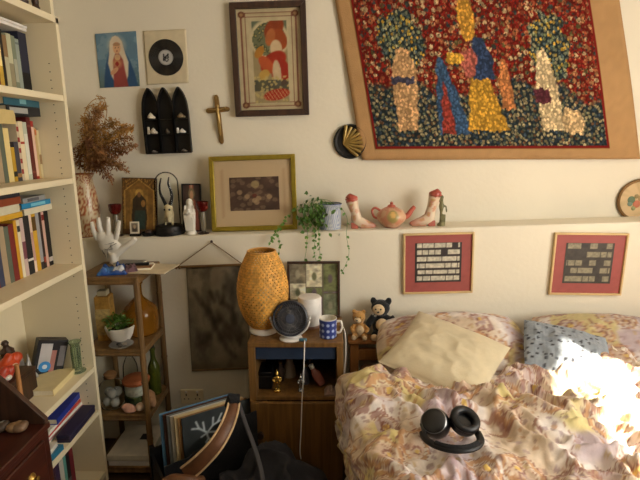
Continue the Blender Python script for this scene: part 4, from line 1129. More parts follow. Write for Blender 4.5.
o = thing('lidded_jar', 'glass terrarium jar with green moss and terracotta lid on the stand', 'jar', V(-.962, 2.19, z3))
MB().lathe([(.02, .001), (.056, .003), (.060, .012), (.060, .10), (.056, .108)], seg=36).build('glass', M_glass, o)
mo = MB().lathe([(0, .004), (.053, .004), (.055, .045), (.04, .05), (0, .05)], seg=24); mo.build('moss_filling', mat('moss', (70, 84, 48), .95, var=.6, scale=70, bump=.5), o)
MB().lathe([(0, .0505), (.054, .0505), (.055, .10), (0, .103)], seg=28).build('pale_filling', mat('pale_lichen', (176, 178, 164), .9, var=.35, scale=50, bump=.4), o)
MB().lathe([(0, .108), (.064, .108), (.066, .120), (.058, .130), (.02, .138), (0, .139)], seg=36).build('lid', mat('terracotta', (150, 84, 46), .7, var=.15), o)
o = thing('wine_bottle', 'slim olive green glass bottle at open end of the stand', 'bottle', V(-.90, 2.27, z3))
MB().lathe(dense([(.015, .001), (.028, .003), (.030, .02), (.030, .13), (.024, .16), (.013, .19), (.012, .235), (.015, .238), (.015, .25), (.010, .25)], 5), seg=28).build('body', mat('olive_glass', (92, 100, 36), .08, trans=.5, spec=.7, ior=1.3), o)
MB().lathe([(0, .245), (.011, .245), (.012, .27), (0, .27)], seg=14).build('cap', M_black, o)
def conch(name, lab, loc, s, rgb, rz):
    t = thing(name, lab, 'shell', loc, (0, 0, rz)); b = MB()
    b.tube(spline([(-.05 * s, 0, .028 * s), (-.02 * s, 0, .034 * s), (.02 * s, 0, .028 * s), (.06 * s, 0, .016 * s)], 6), [s * r for r in np.interp(np.linspace(0, 1, 19), [0, .2, .45, .8, 1], [.004, .022, .028, .016, .003])], 14)
    b.ball((.01 * s, -.014 * s, .016 * s), (.04 * s, .022 * s, .014 * s))
    for k in range(5): b.ball((-.04 * s + k * .016 * s, .0, .052 * s - abs(k - 2) * .004 * s), .007 * s, u=8, v=6)
    b.build('body', mat('shell_' + name + str(rgb[0]), rgb, .5, var=.25, scale=40), t, remesh=.0035)
conch('conch_shell', 'large pinkish conch shell at front edge of the lower stand shelf', V(-.965, 2.093, z3), .72, (196, 146, 124), .1)
conch('conch_shell', 'brown pointed conch shell overhanging the open end of stand', V(-.89, 2.16, z3), 1.15, (150, 112, 78), -.9)
conch('conch_shell', 'small pale shell between the conches on the stand', V(-.918, 2.105, z3 + .0), .7, (206, 178, 150), 1.8)
# bottom: flat white box with a dark mark
z4 = ETZ[0] + .0005
o = thing('flat_box', 'flat white box with small dark square on the stand bottom', 'box', V(-.985, 2.2, z4), (0, 0, 0))
MB().box(-.10, .10, -.125, .13, 0, .028).build('tray', M_white_pl, o, bevel=.003); MB().box(-.103, .103, -.128, .133, .0285, .06).build('lid', mat('offwhite_card', (214, 206, 188), .6), o, bevel=.003)
MB().box(.008, .046, .0, .05, .0601, .0607).build('printed_mark', mat('dark_print', (54, 50, 46), .6), o)

# ================================================================ ON THE LOWER WALL
# hanging scroll with a charcoal drawing
q = quad(YL - .006, (192, 371), (251, 368), (246, 266), (186, 268))
o = thing('hanging_scroll', 'faded grey canvas scroll with charcoal drawing hung from a twine', 'scroll', (q[3] + q[2]) / 2)
def charcoal(u, v):
    x = u * .3; y = v * .5
    c = fill(u, (146, 136, 116)) * (.72 + .5 * fbm(u * 4, v * 5, 3))[:, None]
    c = put(c, np.clip(fbm(u * 6 + 3, v * 6, 9) * 2.2 - 1.05, 0, 1), (52, 48, 44), .8)
    def line(pts, w, a=.75):
        nonlocal c
        d = np.full(len(u), 9.)
        for (x0, y0), (x1, y1) in zip(pts, pts[1:]):
            t = np.clip(((u - x0) * (x1 - x0) + (v - y0) * (y1 - y0)) / ((x1 - x0) ** 2 + (y1 - y0) ** 2 + 1e-9), 0, 1)
            d = np.minimum(d, np.hypot((u - x0 - t * (x1 - x0)), (v - y0 - t * (y1 - y0)) * 1.5))
        c = put(c, np.clip(1.25 - d / (w * 1.9), 0, 1) * (.55 + .6 * fbm(u * 22, v * 22, 5)), (44, 41, 38), a * .62)
    line([(.12, .78), (.22, .66), (.36, .58), (.44, .44), (.52, .32), (.62, .20), (.74, .12)], .03); line([(.38, .76), (.44, .68), (.5, .76), (.54, .66)], .025); line([(.62, .80), (.58, .66), (.72, .6), (.76, .46)], .03)
    line([(.3, .58), (.42, .48), (.56, .5), (.72, .42)], .04, .5); line([(.5, .3), (.6, .42), (.76, .4), (.84, .26)], .035, .5)
    c = put(c, np.clip((.14 - v) * 9, 0, 1), (118, 104, 82), .6); return c
cc = o.location
sheet('canvas', *[p - cc for p in q], 50, 80, charcoal, P_canvas, o, disp=lambda u, v: .004 * np.sin(u * 8) * (1 - v) + .003 * np.sin(v * 6), thick=.002)
a, e = P(165, 267.5, YL - .014), P(249, 264.5, YL - .014)
MB().tube([a - cc, e - cc], .0065, 10).build('top_rod', M_cord, o)
a, e = P(192, 370.5, YL - .012), P(251, 368, YL - .012)
MB().tube([a - cc, e - cc], .005, 10).build('bottom_rod', M_cord, o)
n_ = P(211.5, 242, YL - .008)
b = MB().tube([P(178, 266, YL - .014) - cc, n_ - cc, P(243, 264.5, YL - .014) - cc], .0026, 6)
for px in (176, 179, 243): b.tube([P(px, 264, YL - .022) - cc, P(px + .6, 269, YL - .022) - cc], .005, 6)
b.build('twine', M_cord, o)
MB().ball(P(211.5, 241.5, YL - .008) - cc, .007, u=10, v=6).build('nail', M_dark_wood, o)

# two red matted block prints
M_pale_wood = mat('pale_wood_frame', (206, 176, 124), .5, var=.08, stretch=(1, 1, 1))
def red_mount(u, v): return fill(u, (158, 80, 74)) * (.93 + .12 * fbm(u * 30, v * 30, 2))[:, None]
def blocks(seed, light, dark, r, nrow):
    def f(u, v):
        c = fill(u, dark) * (.8 + .4 * fbm(u * 14, v * 14, seed))[:, None]
        row = np.floor(v * nrow); col = np.floor(u * (6 + 2 * hsh(row, row * 0, seed)) + hsh(row, row * 0 + 3, seed))
        fx = (u * (6 + 2 * hsh(row, row * 0, seed)) + hsh(row, row * 0 + 3, seed)) % 1; fy = (v * nrow) % 1
        m = (fx > .08) & (fy > .26) & (fy < .92) & (u > .04) & (u < .96) & (v > .03) & (hsh(row, col, seed + 5) < r)
        lc = np.array(light, float)[None] * (.7 + .4 * fbm(u * 26, v * 26, seed + 2))[:, None]
        return np.where(m[:, None], lc, c)
    return f
for px4, lab, args, rot in ((((403, 293.5), (471.5, 292), (472.5, 231.5), (401, 233.5)), 'square red matted print with white brick rows, left of two above bed', (3, (216, 208, 186), (54, 46, 44), .97, 6), 0),
                  (((547.5, 293.5), (619.5, 295), (627, 232.5), (553.5, 232.5)), 'square red matted print of murky grey brick rows, right of two above bed', (8, (150, 142, 116), (62, 56, 50), .62, 5), 0)):
    o, w, h = framed('framed_print', lab, 'picture', YL, *px4, .010, .018, M_pale_wood)
    flatpic('mount', o, -w/2 + .009, w/2 - .009, .009, h - .009, -.009, 20, 20, red_mount)
    flatpic('print', o, -w * .33, w * .33, h * .19, h * .84, -.0105, 60, 54, blocks(*args))

# double socket plate low on the wall
c = P(192.5, 396, YL)
o = thing('wall_socket', 'cream double socket plate low on wall under the scroll', 'socket', c)
MB().box(-.062, .062, -.010, -.0005, -.042, .042).build('plate', M_white_lam, o, bevel=.004)
for s in (-1, 1):
    b = MB().box(s * .03 - .003, s * .03 + .003, -.0108, -.009, .006, .018)
    for t in (-1, 1): b.box(s * .03 + t * .011 - .003, s * .03 + t * .011 + .003, -.0108, -.009, -.014, -.008)
    b.build('socket_holes', M_black, o)
    MB().box(s * .03 - .006, s * .03 + .006, -.0135, -.0095, .024, .036).build('switch', M_white_pl, o, bevel=.002)

# ================================================================ CABINET WITH LAMP, FAN, MUG
CX0, CX1, CY0, CY1 = -.368, .056, 2.0, 2.335
CT = .729
o = thing('cabinet', 'small brown wood cabinet with open compartment above a door', 'cabinet', ((CX0 + CX1) / 2, (CY0 + CY1) / 2, 0))
oc = o.location; T_ = .018
MB().box(CX0, CX1, CY0, CY1, CT - .022, CT).build('top', M_walnut, o, bevel=.002, off=oc)
MB().box(CX0, CX0 + .032, CY0 + .002, CY1, 0.0, CT - .0225).build('side_panel', M_walnut, o, bevel=.002, off=oc)
MB().box(CX1 - .030, CX1, CY0 + .002, CY1, 0.0, CT - .0225).build('side_panel', M_walnut, o, bevel=.002, off=oc)
navy = mat('navy_lining', (30, 44, 66), .7, var=.15)
MB().box(CX0 + .033, CX1 - .031, CY1 - .012, CY1, .05, CT - .023).build('back_panel', mat('black_back_panel', (26, 22, 20), .8), o, off=oc)
MB().box(CX0 + .033, CX1 - .031, CY0 + .004, CY1 - .013, .45, .468).build('shelf', M_walnut, o, bevel=.002, off=oc)
MB().box(CX0 + .033, CX1 - .031, CY0 + .012, CY1 - .013, .645, .706).build('navy_drawer', navy, o, bevel=.002, off=oc)
MB().box(CX0 + .033, CX1 - .031, CY0 + .03, CY1 - .013, 0.0, .05).build('plinth', M_dark_wood, o, off=oc)
d = MB().box(CX0 + .006, CX1 - .004, CY0 - .018, CY0 + .001, .052, .449).build('door', M_walnut, o, bevel=.003, off=oc)
kp = P(261, 433, CY0 - .018)
MB().lathe([(.0, 0), (.008, 0), (.008, .012), (.017, .02), (.016, .028), (0, .031)], kp - oc, 20, Matrix.Rotation(PI / 2, 3, 'X')).build('knob', mat('dark_knob', (46, 32, 24), .4), d)
CSZ = .4685
def small(px, Y): return V(P(px, 390, Y).x, Y, CSZ)
goldm = mat('gold_figure', (206, 170, 88), .25, .9, var=.2, scale=60); silv = mat('silver_figure', (176, 180, 186), .25, .9, var=.2, scale=60)
def idol(px, Y, m, lab, H, seed):
    o = thing('figurine', lab, 'figurine', small(px, Y)); k = H / .11; rnd = random.Random(seed)
    b = MB().lathe([(0, 0), (.018 * k, 0), (.018 * k, .01 * k), (.012 * k, .016 * k), (0, .017 * k)], seg=18)
    for s in (-1, 1):
        b.tube([(s * .007 * k, 0, .014 * k), (s * .009 * k, 0, .035 * k), (s * .008 * k, 0, .055 * k)], [.005 * k, .006 * k, .008 * k], 10)
        b.tube([(s * .012 * k, 0, .076 * k), (s * .021 * k, -.002, .062 * k), (s * .012 * k, -.010 * k, .055 * k)], [.005 * k, .0045 * k, .004 * k], 8)
    b.ball((0, 0, .064 * k), (.013 * k, .010 * k, .02 * k)); b.ball((0, -.001, .091 * k), (.0085 * k, .009 * k, .010 * k)); b.lathe([(.006 * k, .098 * k), (.003 * k, .108 * k), (0, .114 * k)], seg=12)
    b.build('figure', m, o, remesh=.0022)
idol(277.5, 2.05, goldm, 'small shining gold standing figurine at the front of cabinet compartment', .105, 1)
idol(301, 2.05, silv, 'small silver standing figurine near white cable in the cabinet', .085, 2)
o = thing('dark_box', 'black box at the left inside the cabinet compartment', 'box', small(266, 2.12))
MB().box(-.035, .035, -.05, .06, 0, .065).build('body', M_black, o, bevel=.004); MB().box(-.036, .036, -.051, .061, .0655, .085).build('lid', M_blackgl, o, bevel=.004)
o = thing('doll', 'pale little doll at the back of the cabinet compartment', 'doll', small(290, 2.2))
MB().lathe([(0, 0), (.032, 0), (.028, .05), (.016, .085), (0, .09)], seg=20).ball((0, 0, .108), (.021, .02, .024)).build('body', mat('doll_cloth', (150, 132, 110), .8, var=.2), o, remesh=.004)
MB().ball((0, .004, .116), (.023, .021, .02)).build('hair', mat('doll_hair', (96, 74, 52), .9), o)
o = thing('perfume_bottle', 'rose pink bottle lying tilted in the cabinet compartment', 'bottle', small(322, 2.1), (0, -.5, 0))
o.location.z += .012
MB().lathe([(0, 0), (.018, 0), (.022, .02), (.022, .06), (.012, .08), (.010, .09), (0, .09)], seg=20).build('body', mat('rose_glass', (156, 96, 84), .2), o)
MB().lathe([(0, .0905), (.012, .0905), (.012, .11), (0, .112)], seg=16).build('cap', M_ceramic, o)
o = thing('crumpled_tissue', 'crumpled pale cloth at the right end of cabinet compartment', 'cloth', small(331, 2.04))
blob_sheet('cloth', .06, .06, .028, 18, lambda u, v: fill(u, (150, 126, 112)), P_cotton, o, 4)
for i, (px, Y, rgb, lab) in enumerate(((311, 2.2, (54, 44, 44), 'dark flask standing behind the rose pink bottle'), (281, 2.16, (66, 50, 40), 'brown flask standing behind the gold figurine'), (306, 2.13, (80, 76, 84), 'grey flask standing just behind silver figurine'))):
    o = thing('flask', lab, 'flask', small(px, Y))
    MB().lathe([(0, 0), (.018, 0), (.020, .05), (.012, .07), (.008, .085), (0, .086)], seg=18).build('body', mat('flask_%d' % i, rgb, .3), o)
    MB().lathe([(0, .0865), (.010, .0865), (.010, .10), (0, .101)], seg=14).build('stopper', M_brass, o)

def top(px, Y): return V(P(px, 325, Y).x, Y, CT + .0004)
# woven bamboo lamp
c = top(264, 2.14)
o = thing('table_lamp', 'big egg shaped woven bamboo lamp on the cabinet', 'lamp', c)
MB().lathe([(0, 0), (.064, 0), (.068, .006), (.066, .022), (.055, .030), (0, .031)], seg=40).build('base', M_white_pl, o)
MB().lathe([(0, .0312), (.012, .0312), (.012, .12), (0, .12)], seg=14).build('lamp_holder', M_white_pl, o)
MB().lathe(dense([(.010, .12), (.022, .14), (.030, .17), (.022, .2), (.001, .208)], 4), seg=20).build('bulb', mat('opal_bulb', (236, 230, 214), .3), o)
prof = dense([(.060, .030), (.078, .052), (.104, .11), (.116, .175), (.115, .232), (.102, .294), (.080, .348), (.062, .384)], 10)
SEG = 132; n = len(prof)
vs = []; u = []; v = []
for j, (r, z) in enumerate(prof):
    for i in range(SEG):
        a = 2 * PI * i / SEG; rr = r + .0016 * math.cos(PI * i / 1.5 + PI * (j // 2)); vs.append((rr * math.cos(a), rr * math.sin(a), z)); u.append(i / SEG); v.append(j / (n - 1))
u = np.array(u); v = np.array(v); faces = []
for j in range(n - 1):
    for i in range(SEG):
        if 4 < j < n - 5 and (j % 2 == 0) and ((i + (j // 2 % 2) * 2) % 4 == 0): continue
        faces.append((j * SEG + i, j * SEG + (i + 1) % SEG, (j + 1) * SEG + (i + 1) % SEG, (j + 1) * SEG + i))
colw = np.array((212, 156, 74.))[None] * (.80 + .3 * vnoise(u * 66, v * 34, 2) + .12 * (np.round(v * (n - 1)) % 2))[:, None]
mesh_np('woven_shade', vs, faces, colw, painted('bamboo_strip', .5, .1, 200), o, solid=.0022)
for r, z in ((.0625, .384), (.061, .033)): MB().tube([(r * math.cos(2 * PI * k / 48), r * math.sin(2 * PI * k / 48), z) for k in range(49)], .004, 8).build('rim', mat('bamboo_rim', (206, 150, 76), .5), o)

# little desk fan
c = top(290.5, 2.045)
FR = .079; fc = V(0, 0, .098)
o = thing('desk_fan', 'small round dark desk fan on white cradle stand before the lamp', 'fan', c)
tilt = Matrix.Rotation(math.radians(-14), 3, 'X') @ Matrix.Rotation(PI / 2, 3, 'X')      # axis towards the room, tipped up
def ft(p): return fc + tilt @ Vector(p)
M_fan = mat('fan_charcoal', (38, 40, 50), .4)
b = MB(); b.lathe([(FR, -.024), (FR, .018), (FR - .006, .022), (FR - .010, .018), (FR - .008, -.022), (FR, -.024)], fc, 48, tilt); b.build('housing', M_fan, o)
g = MB()
for k in range(40):
    a = 2 * PI * k / 40; g.tube([ft(((.022 + (FR - .026) * t) * math.cos(a + .5 * t), (.022 + (FR - .026) * t) * math.sin(a + .5 * t), .024 - .004 * t)) for t in (0, .35, .7, 1)], .0011, 5)
for r in (.036, .052): g.tube([ft((r * math.cos(2 * PI * k / 40), r * math.sin(2 * PI * k / 40), .0235)) for k in range(41)], .001, 5)
g.build('front_grille', mat('fan_grille', (96, 94, 96), .4), o)
MB().lathe([(0, .030), (.018, .029), (.024, .022), (.024, .016), (0, .016)], fc, 28, tilt).build('hub_badge', mat('fan_hub', (64, 70, 86), .35), o)
bl = MB()
for k in range(5):
    a = 2 * PI * k / 5; w3 = []
    for t in (0, .5, 1):
        for s in (-1, 1): aa = a + s * (.30 + .12 * t); r = .012 + .052 * t; w3.append(ft((r * math.cos(aa), r * math.sin(aa), .002 + s * .009)))
    bl.poly((w3[0], w3[1], w3[3], w3[2])); bl.poly((w3[2], w3[3], w3[5], w3[4]))
bl.lathe([(0, -.006), (.016, -.006), (.016, .010), (0, .010)], fc, 20, tilt)
bl.build('blades', mat('fan_blade', (52, 56, 68), .4), o, solid=.0015)
MB().lathe([(0, -.024), (FR - .008, -.023), (FR - .008, -.021), (0, -.021)], fc, 36, tilt).build('rear_cover', M_fan, o)
st = MB().tube([((FR + .006) * math.cos(a), 0, fc.z + (FR + .006) * math.sin(a)) for a in np.linspace(math.radians(188), math.radians(352), 28)], .0058, 8, flat=1.9, up=(0, 1, 0))
st.lathe([(0, 0), (.050, 0), (.052, .004), (.040, .010), (0, .012)], (0, .004, 0), 32)
st.build('cradle_stand', M_white_pl, o)
for s in (-1, 1): MB().lathe([(0, 0), (.009, 0), (.009, .006), (0, .008)], (s * (FR + .006), 0, fc.z - .002), 16, Matrix.Rotation(s * PI / 2, 3, 'Y')).build('pivot_knob', M_white_pl, o)
# power cable with teal plug
c = top(303, 2.02)
o = thing('power_cable', 'white cable with teal plug hanging down the cabinet front', 'cable', c)
pts = [P(300, 331, 2.05), P(304, 337, 2.02), V(P(304.5, 340, 1.99).x, 1.992, CT + .006), P(304.5, 346, 1.975), P(303.5, 375, 1.972), P(302, 400, 1.972), P(301, 430, 1.968), P(300, 450, 1.966), P(301, 459, 1.964)]
pts[0].z = CT + .008; pts[1].z = CT + .006
MB().tube([p - c for p in spline(pts, 6)], .0026, 8).build('cord', M_white_pl, o)
MB().box(-.018, .016, -.008, .008, 0, .012).build('plug', mat('teal_plug', (60, 104, 120), .4), o, bevel=.003)
o = thing('power_cable', 'white cable drooping at the right end of the cabinet past mug', 'cable', V(.07, 2.1, CT))
pts = [V(.048, 2.20, CT + .004), V(.060, 2.16, CT + .006), V(.068, 2.12, CT - .01), V(.070, 2.10, CT - .10), V(.064, 2.09, CT - .2), V(.075, 2.08, CT - .32), V(.066, 2.08, .30)]
MB().tube([p - o.location for p in spline(pts, 6)], .0026, 8).build('cord', M_white_pl, o)

# white cylinder speaker, mug, collage frame
c = top(310, 2.20)
o = thing('cylinder_speaker', 'plain white cylinder speaker standing between fan and mug', 'speaker', c)
MB().lathe([(0, .016), (.055, .016), (.056, .02), (.056, .142), (.052, .148), (.045, .150), (0, .148)], seg=44).build('body', mat('speaker_white', (226, 222, 216), .6, bump=.1, bscale=500), o)
MB().lathe([(0, 0), (.050, 0), (.054, .004), (.054, .015), (0, .0155)], seg=44).build('base', mat('rosy_metal', (170, 140, 128), .3, .7), o)
c = top(328, 2.07)
o = thing('mug', 'blue mug with rows of pale dots at cabinet corner', 'mug', c)
def mugp(u, v):
    c = fill(u, (44, 62, 132)); x = u * 10; y = v * 3.3 + .05
    f = np.hypot((x % 1 - .5) / .34, (y % 1 - .5) / .30); c = put(c, np.clip((1 - f) * 4, 0, 1), (176, 190, 220)); c = put(c, v > .975, (226, 226, 226)); return c
lathe_np('body', [(.034, 0), (.037, .001)] + [(.0385 + .0015 * t, .003 + .087 * t) for t in np.linspace(0, 1, 40)], 132, mugp, P_glaze, o)
MB().lathe([(.040, .090), (.0375, .0905), (.036, .02), (0, .012)], seg=36).lathe([(0, .001), (.033, .001)], seg=36).build('inside', M_ceramic, o)
MB().tube(spline([(.036, 0, .072), (.056, -.002, .074), (.063, -.002, .05), (.054, -.002, .024), (.037, 0, .020)], 6), .0055, 10).build('handle', M_ceramic, o)
q = quad(2.35, (288, 336), (342, 336), (340, 268), (286, 269))
w = .262; h = .285
o = thing('collage_frame', 'dark framed collage of photographs leaning behind lamp and mug', 'picture', V((q[0].x + q[1].x) / 2 - .002, 2.318, CT + .001), (-.10, 0, 0))
b = MB(); i = .012
for x0, x1, z0, z1 in ((-w/2, w/2, 0, i), (-w/2, w/2, h - i, h), (-w/2, -w/2 + i, i, h - i), (w/2 - i, w/2, i, h - i)): b.box(x0, x1, -.016, 0, z0, z1)
b.build('frame', M_dark_wood, o, bevel=.002)
def collage(u, v):
    c = fill(u, (120, 112, 96)); cols = [(92, 96, 66), (168, 160, 136), (120, 112, 96), (112, 92, 116), (84, 70, 54), (190, 182, 160), (100, 104, 84), (134, 116, 96)]
    x0 = [0, .34, .68, 1.0]
    for i in range(3):
        ys = [0, .3 + .06 * i, .62 - .08 * i, 1.0]
        for j in range(3):
            m = rect(u, v, x0[i] + .015, x0[i + 1] - .015, ys[j] + .012, ys[j + 1] - .012); k = (i * 3 + j * 5) % 8
            cc = np.array(cols[k], float)[None] * (.7 + 1.1 * fbm(u * 9 + k, v * 14, k + 2))[:, None]; c = c * (1 - m)[:, None] + cc * m[:, None]
            c = put(c, ell(u, v, (x0[i] + x0[i + 1]) / 2, ys[j] + (ys[j + 1] - ys[j]) * .45, .06, .1, soft=.4) * m, cols[(k + 3) % 8], .8)
    return c
flatpic('photographs', o, -w/2 + .01, w/2 - .01, .01, h - .01, -.007, 60, 80, collage)
MB().box(-w/2 + .01, w/2 - .01, -.0115, -.0105, .01, h - .01).build('glass', M_pane, o)

# ================================================================ BED
BEDX0, BEDX1 = .10, 1.78
o = thing('bed', 'wide pine bed with headboard under the rumpled paisley bedding', 'bed', ((BEDX0 + BEDX1) / 2, 1.5, 0))
ob = o.location
for x in (BEDX0 + .02, BEDX1 - .02):
    MB().box(x - .022, x + .022, 2.29, 2.345, 0, .60).build('headboard_post', M_pine, o, bevel=.004, off=ob)
MB().box(BEDX0 - .012, BEDX1 + .012, 2.275, 2.36, .60, .622).build('headboard_cap', M_pine, o, bevel=.004, off=ob)
MB().box(BEDX0 + .043, BEDX1 - .043, 2.305, 2.33, .50, .56).build('headboard_rail', M_pine, o, bevel=.003, off=ob)
MB().box(BEDX0 + .043, BEDX1 - .043, 2.305, 2.33, .30, .40).build('headboard_rail', M_pine, o, bevel=.003, off=ob)
for x in (BEDX0, BEDX1 - .03): MB().box(x, x + .03, .30, 2.289, .20, .32).build('side_rail', M_pine, o, bevel=.003, off=ob)
MB().box(BEDX0 + .031, BEDX1 - .031, .30, .33, .20, .32).build('foot_rail', M_pine, o, off=ob)
MB().box(BEDX0 + .031, BEDX1 - .031, .331, 2.288, .27, .30).build('slats', M_pine, o, off=ob)
for x in (BEDX0 + .03, BEDX1 - .03): MB().box(x - .025, x + .025, .34, .39, 0, .199).build('leg', M_pine, o, off=ob)
o = thing('mattress', 'brown sheeted mattress showing between pillows and duvet', 'mattress', ((BEDX0 + BEDX1) / 2, 1.3, .301))
MB().box(-.80, .80, -.96, .96, 0, .215).build('body', mat('brown_sheet', (96, 62, 42), .9, var=.15, bump=.2), o, bevel=.03)

def paisley(a, b, seed=0, tone=1.0):
    """washed floral paisley on cotton; a, b in metres"""
    wx = a + .018 * (fbm(a * 12, b * 12, seed + 1) - .5) * 2; wy = b + .018 * (fbm(a * 12, b * 12, seed + 2) - .5) * 2
    z = fbm(a * 4.2 + 7, b * 4.2, seed + 3, 3); z2 = fbm(a * 6 + 2, b * 6 + 9, seed + 4, 3)
    c = fill(a, (224, 214, 206))
    c = put(c, np.clip((z - .50) * 8, 0, 1), (204, 182, 154), .85)
    c = put(c, np.clip((.43 - z) * 9, 0, 1), (182, 164, 168), .85)
    c = put(c, np.clip((z2 - .58) * 10, 0, 1), (206, 188, 116), .75)
    d, ha, hb, dx, dy = worley(wx * 8.2, wy * 8.2, seed + 5)
    an = np.arctan2(dy, dx); dd = d * (1 + .30 * np.cos(an - ha * 6.3)) * (1 + .05 * np.cos(an * 12))
    big = hb > .30
    warm = np.where((ha > .5)[:, None], np.array((186, 136, 92.)), np.array((160, 122, 116.)))
    def ring(r0, r1, col, al):
        nonlocal c
        m = ((dd > r0) & (dd < r1) & big).astype(float) * al
        col = np.broadcast_to(np.asarray(col, float), c.shape); c = c * (1 - m)[:, None] + col * m[:, None]
    ring(0, .50, (214, 198, 176), .65); ring(.47, .505, (128, 80, 66), .75); ring(.36, .46, warm, .75); ring(.31, .335, (136, 88, 74), .7); ring(.0, .28, warm * .55 + 96, .8); ring(.10, .15, (120, 72, 60), .7); ring(0, .08, (206, 172, 92), .9)
    g, h1, h2, _, _ = worley(wx * 34, wy * 34, seed + 9)
    m = (g < .30) & (h2 > .45); c = np.where(m[:, None], c * .5 + .5 * pal(h1, [(164, 116, 82), (150, 124, 130), (184, 156, 104), (190, 148, 126), (136, 108, 104)]), c)
    c = c * (.93 + .14 * fbm(a * 90, b * 90, seed + 11, 2))[:, None]
    # meandering vine lines
    l = np.abs(fbm(a * 9, b * 9, seed + 13, 2) - .5); c = put(c, (l < .011), (138, 92, 76), .6)
    return np.clip(c * tone, 0, 255)

def cushion(name, label, cat, centre, w, h, t, ux, uy, fn, m, n=54, wr=.010, seed=0, pinch=.10, group=None, rnd_k=.10):
    """soft pillow: ux, uy = world directions of its width and height"""
    ux = Vector(ux).normalized(); uz = ux.cross(Vector(uy)).normalized(); uy = uz.cross(ux)
    o = thing(name, label, cat, centre, group=group)
    M = Matrix((ux, uy, uz)).transposed(); o.rotation_euler = M.to_euler()
    u, v = np.meshgrid(np.linspace(-1, 1, n), np.linspace(-1, 1, n)); u = u.ravel(); v = v.ravel()
    e = (np.clip(1 - np.abs(u) ** 2.6, 0, 1) * np.clip(1 - np.abs(v) ** 2.6, 0, 1)) ** .52
    px_ = u * w / 2 * (1 - pinch * (1 - v * v) * np.abs(u) * .6); py_ = v * h / 2 * (1 - pinch * (1 - u * u) * np.abs(v) * .6)
    rk_ = rnd_k; px_ = px_ * np.sqrt(1 - v * v * rk_); py_ = py_ * np.sqrt(1 - u * u * rk_)
    rid = lambda s: (1 - np.abs(2 * fbm(u * 2.2 + s, v * 2.2, s) - 1)) ** 3
    top_ = e * (t / 2) + wr * e * (rid(seed + 1) - .4) + wr * 1.2 * e * (fbm(u * 1.6, v * 1.6, seed + 5) - .5) * 2
    bot_ = -e * (t / 2) * .9
    vs = np.concatenate([np.stack([px_, py_, top_], 1), np.stack([px_, py_, bot_], 1)])
    f = grid_faces(n, n); f = f + [tuple(n * n + i for i in reversed(q)) for q in f]
    border = [i for i in range(n)] + [i * n + n - 1 for i in range(1, n)] + [n * (n - 1) + i for i in range(n - 2, -1, -1)] + [i * n for i in range(n - 2, 0, -1)]
    for i, k in enumerate(border): k2 = border[(i + 1) % len(border)]; f.append((k, n * n + k, n * n + k2, k2))
    col = fn((u + 1) * w / 2, (v + 1) * h / 2)
    mesh_np('cover', vs, f, np.concatenate([col, col]), m, o)
    return o
cushion('pillow', 'plump paisley pillow leaning on headboard behind the cream cushion', 'pillow', (.575, 2.15, .628), .76, .44, .17, (1, 0, .03), (0, .84, .54), lambda a, b: paisley(a, b, 20, .97), P_cotton, seed=3, rnd_k=.34, wr=.018)
cushion('pillow', 'paisley pillow along the wall behind the grey knitted cushion', 'pillow', (1.325, 2.155, .618), .80, .44, .17, (1, .02, -.05), (0, .84, .54), lambda a, b: paisley(a, b, 41, .9), P_cotton, seed=9, rnd_k=.34, wr=.018)
def creamc(a, b): return fill(a, (206, 192, 160)) * (.95 + .1 * fbm(a * 30, b * 30, 3))[:, None]
cushion('cushion', 'plain cream cushion set cornerwise against the paisley pillow', 'cushion', (.505, 2.00, .672), .47, .43, .12, (.82, -.52, -.20), (.52, .80, .30), creamc, P_cotton, wr=.009, seed=5, pinch=.16)
def knit(a, b):
    c = fill(a, (150, 158, 166)) * (.88 + .2 * fbm(a * 60, b * 60, 3))[:, None]; d, ha, hb, _, _ = worley(a * 42, b * 42, 5)
    c = put(c, (d < .30) * (ha > .55) * (fbm(a * 5, b * 5, 8) > .46), (52, 52, 58), .9); return put(c, np.abs(((a * 60) % 1) - .5) < .12, (130, 138, 146), .5)
gc = cushion('cushion', 'blue grey knitted cushion with dark flecks lying before far pillow', 'cushion', (1.045, 2.03, .678), .37, .29, .08, (.93, -.26, -.15), (.42, .80, .36), knit, painted('knitted_wool', .95, .5, 260, .1, .2), wr=.014, seed=12, pinch=.05)
o = thing('eyeglass_case', 'tiny black case lying at the far corner of the grey cushion', 'case', P(601, 343, 2.10))
MB().box(-.024, .024, -.012, .012, -.007, .008).build('body', M_black, o, bevel=.004)

